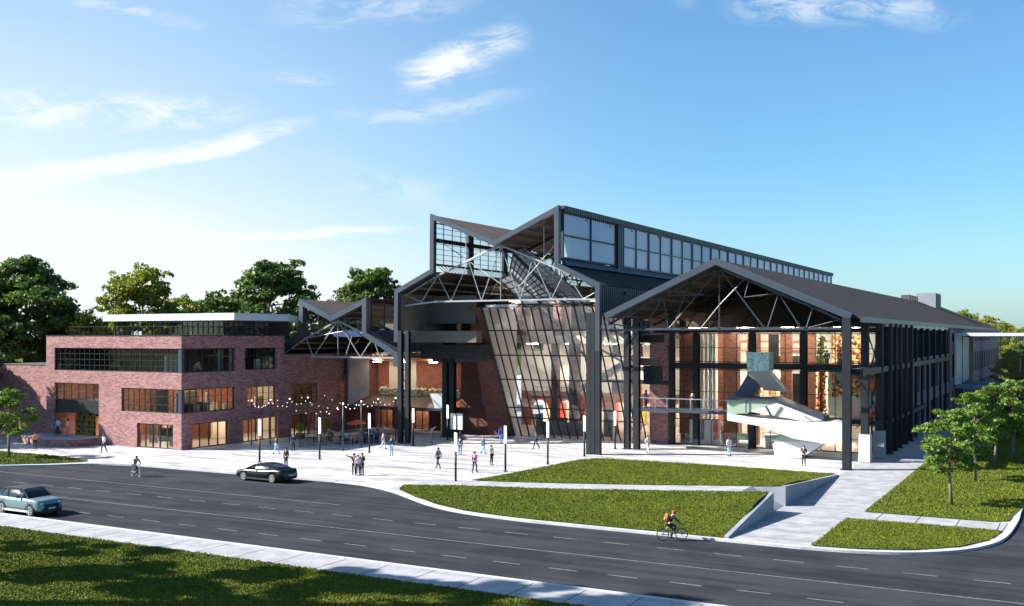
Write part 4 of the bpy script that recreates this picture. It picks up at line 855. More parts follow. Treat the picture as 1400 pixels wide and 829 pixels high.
# artworks inside the hall
Z_ = thing('mosaic_panel', 'tall orange and brown mosaic panel on the pale display wall', 'artwork', (18.5, 19, 3.3), world=True)
MB().box(17.3, 20.2, 18.95, 19.08, 4.9, 11.2).build('mosaic_tiles', 'mosaic', Z_)
H_ = thing('green_wall', 'narrow column of green climbing plants left of the mosaic panel', 'plant', (16.6, 18.6, 3), world=True)
mb = MB()
for i in range(500): mb.ball((16.35+random.gauss(0, .22), 18.6+random.gauss(0, .15), random.uniform(3.1, 11)), random.uniform(.05, .13), 4, 3)
o = mb.build('foliage', 'leaf_mid', H_); o['kind'] = 'stuff'; MB().box(16.25, 16.45, 18.6, 18.7, 3, 11).build('trellis', 'slab', H_)
I_ = thing('red_sculpture', 'glossy red and orange branching sculpture behind the corner columns', 'sculpture', (21.6, 13, 0), world=True)
mb = MB()
rs = at(1192, 522, Y=14.0)
for i in range(26):
    c = rs+Vector((random.gauss(0, .45), random.gauss(0, .3), random.gauss(0, .75))); mb.ball(c, random.uniform(.22, .42), 7, 5, (1, .8, 1.2))
mb.build('red_petals', 'red', I_)
rb = at(1192, 568, Y=14.0); mb = MB()
for i in range(22):
    t = i*2.4; mb.tube(rb, rb+Vector((math.cos(t)*1.5, math.sin(t)*.5, random.uniform(-1.3, 1.3))), .13, .04, 6)
mb.build('red_spikes', 'red', I_); MB().tube((rb.x, rb.y, .05), (rs.x, rs.y, rs.z), .09, n=6).build('stem', 'steel', I_)

# ------------------------------------------------------------------ lamps, poles, string lights
LP = thing('column_lamp', '', 'lamp', (0, 0, 0), group='column lamps with white light tubes on the plaza')
MB().tube((0, 0, .04), (0, 0, 2.3), .085, n=12).build('pole', 'steel', LP, True); MB().tube((0, 0, 0), (0, 0, .04), .17, n=12).build('base_plate', 'steel', LP, True)
tb = MB().tube((0, 0, 2.3), (0, 0, 3.72), .105, n=14).build('light_tube', 'lamp', LP, True); MB().tube((0, 0, 3.72), (0, 0, 3.78), .11, n=12).build('cap', 'steel', tb, True)
lamps = [((355, 632), 'column lamp rising behind the black car, leftmost on the plaza'), ((437, 628), 'column lamp between the black car and the trio taking a picture'), ((505, 619), 'column lamp just left of the cafe end of the plaza, before the loggia'),
         ((565, 609), 'column lamp hard against the right side of the left hall column'), ((623, 659), 'nearest column lamp, standing by the kerb end of the lawn'), ((691, 645), 'column lamp at the left edge of the lawn mound, second from the road'),
         ((749, 635), 'column lamp beside the lawn before the leaning glass front'), ((799, 624), 'column lamp just left of the tall central column'), ((841, 614), 'column lamp behind the central column, near the paired middle column'), ((612, 602), 'column lamp before the dark clad wall beside the beige notice panel')]
for i, ((x, y), lb) in enumerate(lamps):
    o = LP if i == 0 else copy_tree(LP); p = at(x, y); o.location = (p.x, p.y, 0); o['label'] = lb
PO = thing('festoon_pole', '', 'pole', (0, 0, 0), group='slender poles carrying the festoon lights')
MB().tube((0, 0, 0), (0, 0, 4.5), .06, n=8).build('post', 'fascia', PO, True); MB().ball((0, 0, 4.55), .09, 8, 6).build('top_light', 'bulb', PO, True)
poles = [((469, 617), 'slim grey festoon pole, front one before the cafe loggia'), ((494, 612), 'slim grey festoon pole right of the front cafe pole'), ((517, 607), 'slim grey festoon pole left of the cafe people in blue'), ((541, 604), 'slim grey festoon pole nearest the tall left hall column'),
         ((344, 610), 'slim festoon pole before the ground floor door of the brick building side'), ((370, 608), 'slim festoon pole between the two doors on the brick side wall'), ((396, 606), 'slim festoon pole before the brick wall, by the person in dark coat'), ((421, 603), 'slim festoon pole at the left end of the cafe tables')]
pp = []
for i, ((x, y), lb) in enumerate(poles):
    o = PO if i == 0 else copy_tree(PO); p = at(x, y); o.location = (p.x, p.y, 0); o['label'] = lb; pp.append(Vector((p.x, p.y, 4.5)))
def festoon(p, q, sag, label, n=9):
    r = thing('festoon_light', label, 'string light', ((p+q)/2).to_tuple(), group='strings of festoon bulbs over the cafe corner', world=True); mb = MB(); b = MB(); prev = None
    for i in range(25):
        t = i/24; c = p.lerp(q, t)-Vector((0, 0, sag*4*t*(1-t)))
        if prev: mb.tube(prev, c, .012, n=4)
        prev = c
    mb.build('wire', 'steel', r); 
    for i in range(n): t = (i+.5)/n; b.ball(p.lerp(q, t)-Vector((0, 0, sag*4*t*(1-t)+.07)), .045, 6, 5)
    b.build('bulbs', 'bulb', r)['kind'] = 'stuff'
wl = [Vector((XE, y, 4.6)) for y in (-7, -3, 1, 5)]
for k, (p, q, sg, lb) in enumerate([(pp[4], pp[5], .5, 'festoon string between the first two poles by the brick wall'), (pp[5], pp[6], .6, 'festoon string between the poles before the two side doors'), (pp[6], pp[7], .5, 'festoon string ending at the left cafe pole'),
                    (pp[7], pp[0], 1.2, 'long sagging festoon string from the left cafe pole to the front pole'), (pp[0], pp[1], .5, 'short festoon string from the front cafe pole to the next'), (pp[1], pp[2], .5, 'festoon string over the middle of the cafe tables'), (pp[2], pp[3], .5, 'festoon string ending at the pole by the left hall column'),
                    (wl[0], pp[5], .8, 'festoon string from the brick wall to the pole between the doors'), (wl[1], pp[0], 1.3, 'longest festoon string from the brick wall to the front cafe pole'), (wl[2], pp[1], 1.0, 'festoon string from the brick wall over the cafe chairs'), (wl[3], pp[2], .9, 'festoon string highest above the cafe, far end of the brick wall')]):
    festoon(p, q, sg, lb, 7 if k > 6 else 4)
o = thing('notice_board', 'beige backlit notice board before the dark clad wall', 'sign', (-17.6, 4, 0), world=True)
p0, p1 = at(616, 587, Y=5), at(632, 566, Y=5); MB().box(p0.x, p1.x, 5, 5.12, p0.z, p1.z).build('panel', 'creamlit', o); MB().box(p0.x-.06, p1.x+.06, 5.12, 5.2, p0.z-.06, p1.z+.06).build('frame', 'steel', o)
MB().box(p0.x+.2, p0.x+.3, 5.03, 5.1, 0, p0.z).box(p1.x-.3, p1.x-.2, 5.03, 5.1, 0, p0.z).build('legs', 'steel', o); MB().box((p0.x+p1.x)/2-.04, (p0.x+p1.x)/2+.04, 4.93, 4.99, p0.z, p1.z).build('divider', 'steel', o)
# cafe fence
cf = thing('cafe_fence', 'low dark railing along the front of the cafe terrace', 'railing', (-28, -2, 0), world=True)
fa, fb = at(410, 612), at(533, 606); mb = MB(); mb.bar((fa.x, fa.y, .95), (fb.x, fb.y, .95), .05); mb.bar((fa.x, fa.y, .2), (fb.x, fb.y, .2), .04)
n = 70
for i in range(n+1): q = fa.lerp(fb, i/n); mb.bar((q.x, q.y, 0), (q.x, q.y, .95), .05 if i % 10 == 0 else .022)
mb.build('rails', 'steel', cf)
# cafe tables and chairs
def make_table():
    t = thing('cafe_table', '', 'table', group='round cafe tables behind the railing'); MB().tube((0, 0, .72), (0, 0, .75), .4, n=16).build('tabletop', 'timber', t); MB().tube((0, 0, .03), (0, 0, .72), .03, n=8).build('leg', 'steel', t); MB().tube((0, 0, 0), (0, 0, .03), .24, n=12).build('base', 'steel', t); return t
def make_chair():
    t = thing('cafe_chair', '', 'chair', group='cafe chairs at the tables'); MB().box(-.21, .21, -.21, .21, .43, .46).build('seat', 'timber', t); MB().box(-.21, .21, .19, .22, .6, .86).build('backrest', 'timber', t)
    for x in (-.19, .19):
        for y in (-.19, .2): MB().box(x-.015, x+.015, y-.015, y+.015, 0, .86 if y > 0 else .43).build('leg', 'steel', t)
    return t
tb0 = make_table(); ch0 = make_chair(); first = True; k = 0
spots = [(424, 600), (440, 604), (452, 598), (462, 606), (478, 602), (488, 606), (503, 601), (516, 600)]
where = ['at the far left of the cafe', 'second from the left', 'in the back row left of the front pole', 'just left of the front festoon pole', 'right of the front festoon pole', 'beside the red sunshade', 'in the middle right of the cafe', 'at the right end of the cafe']
for i, (x, y) in enumerate(spots):
    p = at(x, y); o = tb0 if i == 0 else copy_tree(tb0); o.location = (p.x, p.y, 0); o['label'] = 'round wooden cafe table '+where[i]
    for q in range(2):
        c = ch0 if k == 0 else copy_tree(ch0); a = .6+i*.9+q*math.pi; c.location = (p.x+.75*math.cos(a), p.y+.75*math.sin(a), 0); c.rotation_euler.z = a-math.pi/2
        c['label'] = ('far' if math.sin(a) > 0 else 'near')+' wooden chair of the round table '+where[i]; k += 1
u = thing('sunshade', 'small red sunshade open above the cafe tables', 'sunshade', (0, 0, 0)); p = at(479, 606); u.location = (p.x, p.y+1, 0)
mb = MB(); n = 10
vs = [(0, 0, 2.35)]+[(1.0*math.cos(6.2832*i/n), 1.0*math.sin(6.2832*i/n), 1.98) for i in range(n)]+[(0, 0, 2.31)]+[(1.0*math.cos(6.2832*i/n), 1.0*math.sin(6.2832*i/n), 1.9) for i in range(n)]
fs = [(0, 1+i, 1+(i+1) % n) for i in range(n)]+[(n+1, n+2+(i+1) % n, n+2+i) for i in range(n)]+[(1+i, n+2+i, n+2+(i+1) % n, 1+(i+1) % n) for i in range(n)]
mb.add(vs, fs).build('canopy', 'red', u); MB().tube((0, 0, .05), (0, 0, 2.3), .03, n=6).build('pole', 'truss', u); MB().tube((0, 0, 0), (0, 0, .05), .25, n=10).build('base', 'slab', u)
pl0 = thing('planter', '', 'planter', group='dark planters with shrubs at the cafe'); MB().prism([(-.35, -.35, 0), (.35, -.35, 0), (.35, .35, 0), (-.35, .35, 0)], (0, 0, .6)).build('pot', 'slab', pl0)
mb = MB()
for i in range(260):
    d = Vector((random.gauss(0, 1), random.gauss(0, 1), random.gauss(0, 1))).normalized()*random.uniform(.3, 1); c = Vector((0, 0, 1.15))+Vector((d.x*.5, d.y*.5, d.z*.6)); r = .09; a = Vector((random.gauss(0, 1), random.gauss(0, 1), random.gauss(0, 1))).normalized()*r; b = a.cross(d+Vector((.1, .2, .3))).normalized()*r*.6
    mb.add([c-a, c-b, c+a, c+b], [(0, 1, 2, 3)])
mb.build('shrub', 'leaf_mid', pl0)
for i, ((x, y), lb) in enumerate([((411, 600), 'leafy shrub in a dark planter by the person in the dark coat'), ((448, 593), 'leafy shrub in a dark planter behind the cafe chairs'), ((498, 595), 'leafy shrub in a dark planter before the loggia doors')]):
    o = pl0 if i == 0 else copy_tree(pl0); p = at(x, y); o.location = (p.x, p.y, 0); o['label'] = lb

# ------------------------------------------------------------------ people
cm = {}
def cloth(c):
    if c not in cm: cm[c] = mat('cloth_%d' % len(cm), c, .85)
    return cm[c]
SK = [(.62, .40, .30), (.45, .27, .19), (.20, .11, .07)]
def skin_mesh(name, V, E_, R, sub=1):
    me = bpy.data.meshes.new(name); me.from_pydata(V, E_, []); o = bpy.data.objects.new('temporary', me); col.objects.link(o)
    md = o.modifiers.new('s', 'SKIN'); md.use_smooth_shade = True
    for i, r in enumerate(R): me.skin_vertices[0].data[i].radius = (r, r) if not hasattr(r, '__len__') else r
    me.skin_vertices[0].data[0].use_root = True
    ms = o.modifiers.new('d', 'SUBSURF'); ms.levels = ms.render_levels = sub
    dg = bpy.context.evaluated_depsgraph_get(); n = bpy.data.meshes.new_from_object(o.evaluated_get(dg)); n.name = name
    bpy.data.objects.remove(o); n.polygons.foreach_set('use_smooth', [True]*len(n.polygons)); return n
def skeleton(pose):
    J = dict(pel=(0, 0, .96), sp=(0, .01, 1.14), ch=(0, .01, 1.34), nk=(0, 0, 1.5), hd=(0, -.015, 1.585), ht=(0, -.02, 1.67), ns=(0, -.12, 1.60))
    for s, k in ((-1, 'l'), (1, 'r')):
        J.update({'sh'+k: (s*.175, .01, 1.42), 'el'+k: (s*.23, .04, 1.14), 'wr'+k: (s*.24, -.03, .90), 'ha'+k: (s*.24, -.05, .84), 'hp'+k: (s*.09, 0, .9), 'kn'+k: (s*.10, -.02, .50), 'an'+k: (s*.11, .02, .09), 'to'+k: (s*.12, -.15, .04)})
    if pose == 'walk':
        J.update(knl=(-.09, -.16, .52), anl=(-.09, -.22, .09), tol=(-.09, -.40, .06), knr=(.09, .06, .50), anr=(.09, .32, .14), tor=(.09, .20, .04), ell=(-.22, .14, 1.15), wrl=(-.2, .16, .93), hal=(-.2, .16, .87), elr=(.22, -.02, 1.14), wrr=(.2, -.2, .96), har=(.2, -.24, .91))
    if pose == 'reach':
        J.update(elr=(.42, -.06, 1.48), wrr=(.62, -.16, 1.60), har=(.67, -.18, 1.63), wrl=(-.16, -.20, 1.02), hal=(-.12, -.24, 1.04))
    if pose == 'phone':
        J.update(wrl=(-.14, -.22, 1.22), hal=(-.1, -.27, 1.26), ell=(-.24, -.02, 1.14), wrr=(.14, -.22, 1.22), har=(.1, -.27, 1.26))
    if pose == 'sit':
        for s, k in ((-1, 'l'), (1, 'r')): J.update({'kn'+k: (s*.11, -.40, .95), 'an'+k: (s*.11, -.42, .55), 'to'+k: (s*.11, -.58, .49), 'wr'+k: (s*.12, -.28, 1.16), 'ha'+k: (s*.09, -.34, 1.17)})
    if pose == 'ride':
        J.update(sp=(0, -.07, 1.12), ch=(0, -.17, 1.30), nk=(0, -.25, 1.44), hd=(0, -.29, 1.51), ht=(0, -.31, 1.60), ns=(0, -.40, 1.52))
        for s, k in ((-1, 'l'), (1, 'r')): J.update({'sh'+k: (s*.17, -.2, 1.37), 'el'+k: (s*.22, -.38, 1.17), 'wr'+k: (s*.2, -.58, 1.04), 'ha'+k: (s*.2, -.64, 1.03)})
        J.update(knl=(-.1, -.38, .84), anl=(-.1, -.24, .48), tol=(-.1, -.38, .42), knr=(.1, -.26, .60), anr=(.1, -.14, .20), tor=(.1, -.28, .15))
    return J
def build_pose(pose):
    J = skeleton(pose); N = list(J); idx = {k: i for i, k in enumerate(N)}; V = [J[k] for k in N]
    E_ = [('pel', 'sp'), ('sp', 'ch'), ('ch', 'nk'), ('nk', 'hd'), ('hd', 'ht'), ('hd', 'ns')]
    for k in 'lr': E_ += [('ch', 'sh'+k), ('sh'+k, 'el'+k), ('el'+k, 'wr'+k), ('wr'+k, 'ha'+k), ('pel', 'hp'+k), ('hp'+k, 'kn'+k), ('kn'+k, 'an'+k), ('an'+k, 'to'+k)]
    rad = dict(pel=(.13, .10), sp=(.12, .085), ch=(.14, .10), nk=.055, hd=(.082, .095), ht=(.07, .08), ns=.018, sh=.062, el=.042, wr=.028, ha=.036, hp=.085, kn=.055, an=.038, to=.034)
    R = [rad.get(n, rad.get(n[:2])) for n in N]; E_ = [(idx[a], idx[b]) for a, b in E_]
    for k in 'lr':                     # five fingers
        w_ = Vector(J['wr'+k]); h = Vector(J['ha'+k]); d = (h-w_).normalized(); sd = d.cross(Vector((0, 0, 1))); sd = sd.normalized() if sd.length > .1 else Vector((0, 1, 0))
        for q in range(5):
            o = (q-2)*.017; ln = (.045, .075, .085, .08, .06)[q]; p = h+sd*o+d*.02; t_ = p+d*ln+sd*(o*.6-(.03 if q == 0 else 0))+Vector((0, -.015, 0)); V += [tuple(p), tuple(t_)]; R += [.009, .007]; E_ += [(idx['ha'+k], len(V)-2), (len(V)-2, len(V)-1)]
    body = skin_mesh('body', V, E_, R, 1)
    def sub(keys, rr, name, cut={}):
        ks = [k for k in keys]; ii = {k: i for i, k in enumerate(ks)}; VV = [cut.get(k, J[k]) for k in ks]; EE = [(ii[a], ii[b]) for a, b in [('pel', 'sp'), ('sp', 'ch'), ('ch', 'nk')]+[x for k in 'lr' for x in [('ch', 'sh'+k), ('sh'+k, 'el'+k), ('el'+k, 'wr'+k), ('pel', 'hp'+k), ('hp'+k, 'kn'+k), ('kn'+k, 'an'+k)]] if a in ii and b in ii]
        return skin_mesh(name, VV, EE, [rr.get(k, rr.get(k[:2])) for k in ks], 1)
    lo = lambda a, b, t: tuple(Vector(a).lerp(Vector(b), t))
    top = sub(['pel', 'sp', 'ch', 'nk', 'shl', 'ell', 'wrl', 'shr', 'elr', 'wrr'], dict(pel=(.155, .125), sp=(.14, .105), ch=(.16, .12), nk=.07, sh=.08, el=.058, wr=.042), 'jacket', {'nk': lo(J['ch'], J['nk'], .75), 'wrl': lo(J['ell'], J['wrl'], .85), 'wrr': lo(J['elr'], J['wrr'], .85)})
    tr = sub(['pel', 'hpl', 'knl', 'anl', 'hpr', 'knr', 'anr'], dict(pel=(.14, .115), hp=.10, kn=.07, an=.055), 'trousers')
    h = Vector(J['hd']); t = Vector(J['ht']); up = (t-h).normalized(); hair = MB().ball(tuple(h+up*.05+Vector((0, .025, 0))), .108, 10, 8, (1, 1.0, 1.02)); bk = MB()
    hm = hair.build('hair', 'dark', None, True); hme = hm.data; bpy.data.objects.remove(hm)
    sh = MB()
    for k in 'lr': a = Vector(J['an'+k]); b = Vector(J['to'+k]); sh.bar(a+(a-b)*.3-Vector((0, 0, .04)), b+Vector((0, 0, -.0)), .085, .07)
    so_ = sh.build('shoes', 'dark', None); sme = so_.data; bpy.data.objects.remove(so_)
    return dict(body=body, jacket=top, trousers=tr, hair=hme, shoes=sme)
POSE = {p: build_pose(p) for p in ('stand', 'walk', 'reach', 'phone', 'sit', 'ride')}
for d in POSE.values():
    for me in d.values():
        if not me.materials: me.materials.append(M['dark'])
def person(pose, loc, face, label, top, leg, hair=(.02, .015, .01), skin=0, h=1.75, group=None, shoe=(.05, .05, .05)):
    r = thing('person', label, 'person', loc, face, group); r.scale = (h/1.75,)*3
    for part, c in (('body', SK[skin]), ('jacket', top), ('trousers', leg), ('hair', hair), ('shoes', shoe)):
        o = link(part, POSE[pose][part], r); o.material_slots[0].link = 'OBJECT'; o.material_slots[0].material = cloth(c)
    return r
blk, nvy, blu, wht, gry, red_, pur, tl, orn, tan, jean = (.02, .02, .025), (.02, .03, .08), (.04, .10, .35), (.62, .62, .64), (.22, .22, .24), (.45, .03, .03), (.18, .04, .16), (.02, .12, .12), (.65, .20, .05), (.4, .3, .2), (.10, .17, .32)
ppl = [('walk', (48, 615), 1.2, 'person in an orange top walking at the left end of the plaza', orn, blk), ('walk', (142, 619), -.4, 'person in a pale grey top and dark trousers before the brick building corner', (.45, .48, .55), nvy),
       ('walk', (378, 621), 2.4, 'person in dark jacket and pale blue jeans behind the black car', blk, (.35, .5, .65)), ('stand', (401, 617), .3, 'person in a long dark coat before the brick side wall', nvy, blk),
       ('stand', (508, 607), .5, 'person in blue at the railing beside the grey pole', blu, nvy), ('walk', (524, 614), 1.8, 'person in pale lavender clothes walking past the cafe', (.5, .52, .65), (.5, .52, .62)), ('stand', (535, 623), 0.1, 'person in dark blazer and light blue jeans facing the road before the left column', nvy, (.3, .48, .7)),
       ('walk', (599, 641), -2.2, 'person in a dark green jacket striding across the plaza', tl, blk), ('walk', (649, 647), 2.8, 'person in a purple jacket with dark trousers walking away nearest the lamp', pur, blk), ('stand', (672, 636), .8, 'person in a light top and dark skirt standing between two lamps', (.6, .5, .48), blk),
       ('walk', (661, 621), 1.2, 'person in red hat and bright blue clothes mid stride before the brick wall', (.12, .3, .55), (.2, .38, .65)), ('stand', (685, 607), .3, 'person in vivid blue near the dark leaning brick wall', (.03, .05, .45), (.12, .3, .6)), ('stand', (629, 622), 3.0, 'person in dark grey with jeans below the beige notice board', (.06, .06, .07), jean),
       ('reach', (590, 606), 1.3, 'person standing in the shade between the left hall columns', tan, gry), ('walk', (733, 614), -1.2, 'person in a dark jacket leaning forward before the leaning glass', (.04, .04, .08), nvy), ('stand', (624, 596), .2, 'person in black before the beige notice board', blk, blk),
       ('walk', (886, 620), .6, 'person all in white walking in the gabled porch', (.65, .65, .66), (.6, .6, .6)), ('stand', (997, 624), .4, 'person in pale blue below the white pavilion', (.5, .58, .7), (.4, .5, .65)), ('phone', (1099, 637), -.5, 'person in black holding a phone before the white pavilion', blk, blk)]
for i, (ps, (x, y), fc, lb, t_, l_) in enumerate(ppl):
    p = at(x, y); person(ps, (p.x, p.y, 0.01), fc+AN, lb, t_, l_, skin=i % 3 if i % 4 else 0, h=1.68+.12*((i*37) % 10)/10, hair=(red_ if 'red hat' in lb else [(.02, .015, .01), (.12, .06, .03), (.05, .03, .02)][i % 3]))
q = at(484, 650); person('reach', (q.x, q.y, .01), math.pi+AN+.3, 'person in dark clothes with one arm stretched out, left of the trio', (.05, .03, .05), blk); q = at(489.5, 650.5); person('stand', (q.x, q.y, .01), AN+.2, 'person in a white patterned shirt in the middle of the trio', (.5, .45, .5), (.05, .03, .05), h=1.66); q = at(495, 650); person('phone', (q.x, q.y, .01), AN-.5, 'person in a black top on the right of the trio', blk, nvy, h=1.78)
q = at(391, 640); person('stand', (q.x, q.y, .01), AN-.4, 'person in black standing just behind the rear of the black car', blk, blk, h=1.72)
q = at(899, 560, Z=4.05); person('phone', (2.2, 6.6, 4.04), AN+.9, 'person in bright blue on the footbridge by the brick pier', (.06, .13, .4), (.05, .12, .4)); person('stand', (6.9, 6.6, 4.04), AN+2.5, 'person in dark clothes on the middle of the footbridge', (.05, .04, .07), blk)
q = at(1130, 498, Y=13.4); person('stand', (19.2, 13.6, 7.92), AN+2.9, 'person in dark blue on the upper floor before the mosaic', (.02, .03, .09), blk, h=1.8); person('stand', (17.9, 13.9, 7.92), AN+3, 'person in black on the upper floor left of the other viewer', blk, blk)
person('stand', (-52.9, -17.2, .8), .3, 'person in a white and blue shirt on the brick terrace', (.35, .45, .65), nvy); person('stand', (-51.7, -17.0, .8), -.6, 'person in a white shirt beside the loggia shelves', wht, gry, skin=1)
sit = [((452, 604), 'seated cafe guest in dark clothes left of the front pole', blk), ((468, 603), 'seated cafe guest in grey just beside the front pole', gry), ((474, 607), 'cafe guest in a pale blue shirt below the red sunshade', (.4, .55, .65)), ((500, 606), 'seated cafe guest in navy right of the sunshade', nvy), ((432, 602), 'seated cafe guest in tan at the left tables', tan), ((515, 604), 'seated cafe guest in blue at the right end of the cafe', blu)]
for (x, y), lb, t_ in sit:
    p = at(x, y); c = copy_tree(ch0); c.location = (p.x, p.y, 0); c.rotation_euler.z = .4; c['label'] = 'wooden chair occupied by the '+lb.replace('seated ', ''); person('sit', (p.x, p.y, -.40), .4, lb, t_, blk, h=1.7)
for i, (x, y) in enumerate([(-9.5, 19.5), (-5.5, 17.5), (-3.2, 16.5), (-12.2, 17)]):
    person('stand', (x, y, .06), i*1.3, ['visitor in blue in the foyer behind the leaning glass', 'visitor in red near the escalator behind the leaning glass', 'visitor in grey behind the leaning glass by the central column', 'visitor in white by the low wall inside the foyer'][i], [blu, red_, gry, wht][i], nvy)

# ------------------------------------------------------------------ bicycles
def bicycle(loc, rz, label, tyre=(.03, .03, .03), fr=(.4, .4, .42)):
    b = thing('bicycle', label, 'bicycle', loc, rz, 'bicycles ridden on the road'); fm = cloth(fr)
    for y, nm in ((-.52, 'wheel'), (.52, 'wheel')):
        w_ = MB().ring((0, y, .34), .325, .02, 'x', 26, 6).build(nm, cloth(tyre), b); mb = MB()
        for k in range(12): t = k*math.pi/6; mb.tube((0, y, .34), (0, y+.31*math.cos(t), .34+.31*math.sin(t)), .006, n=3)
        mb.ring((0, y, .34), .30, .012, 'x', 24, 4); mb.build('rim', 'truss', w_)
    mb = MB(); S = (0, .2, .84); H = (0, -.38, .86); B = (0, .06, .32); HL = (0, -.41, .74)
    for p, q in [(B, S), (S, H), (B, HL), (HL, H), (B, (0, .52, .34)), (S, (0, .52, .34)), (HL, (0, -.52, .34))]: mb.tube(p, q, .02, n=6)
    mb.build('frame', fm, b); MB().box(-.07, .07, .08, .34, .85, .90).build('saddle', 'dark', b); MB().tube((-.24, -.46, 1.0), (.24, -.46, 1.0), .016, n=6).tube(H, (0, -.46, 1.0), .018, n=6).build('handlebar', 'dark', b)
    MB().box(-.16, -.06, .0, .1, .42, .45).box(.06, .16, .02, .14, .14, .17).tube((-.1, .06, .43), (.1, .08, .16), .012, n=5).build('pedals', 'dark', b); return b
def rider(p, rz, lb1, lb2, top, leg, hair, helmet=None, bag=None, skin=0):
    bicycle((p.x, p.y, -.095), rz, lb1); o = Vector((0, .18, 0)); o.rotate(Matrix.Rotation(rz, 3, 'Z')); r = person('ride', (p.x+o.x, p.y+o.y, -.115), rz, lb2, top, leg, hair, skin)
    if bag:
        g = thing('backpack', bag, 'backpack', r.location, rz); MB().ball((0, .09, 1.28), .19, 10, 8, (.85, .75, 1.25)).build('bag', cloth((.55, .10, .04)), g, True); MB().ball((0, .22, 1.22), .10, 8, 6, (1, .6, 1)).build('pocket', cloth((.65, .25, .05)), g, True)
rider(at(919, 737), AN+math.pi/2+.06, 'silver road bicycle under the rider with the red backpack', 'cyclist in black with reddish hair riding past the lawn', blk, blk, (.35, .06, .03), bag='red and orange backpack worn by the near cyclist')
rider(at(186, 650), AN+.9, 'pale framed bicycle on the far left of the road', 'cyclist all in black on the far side of the road', blk, blk, (.02, .02, .02))

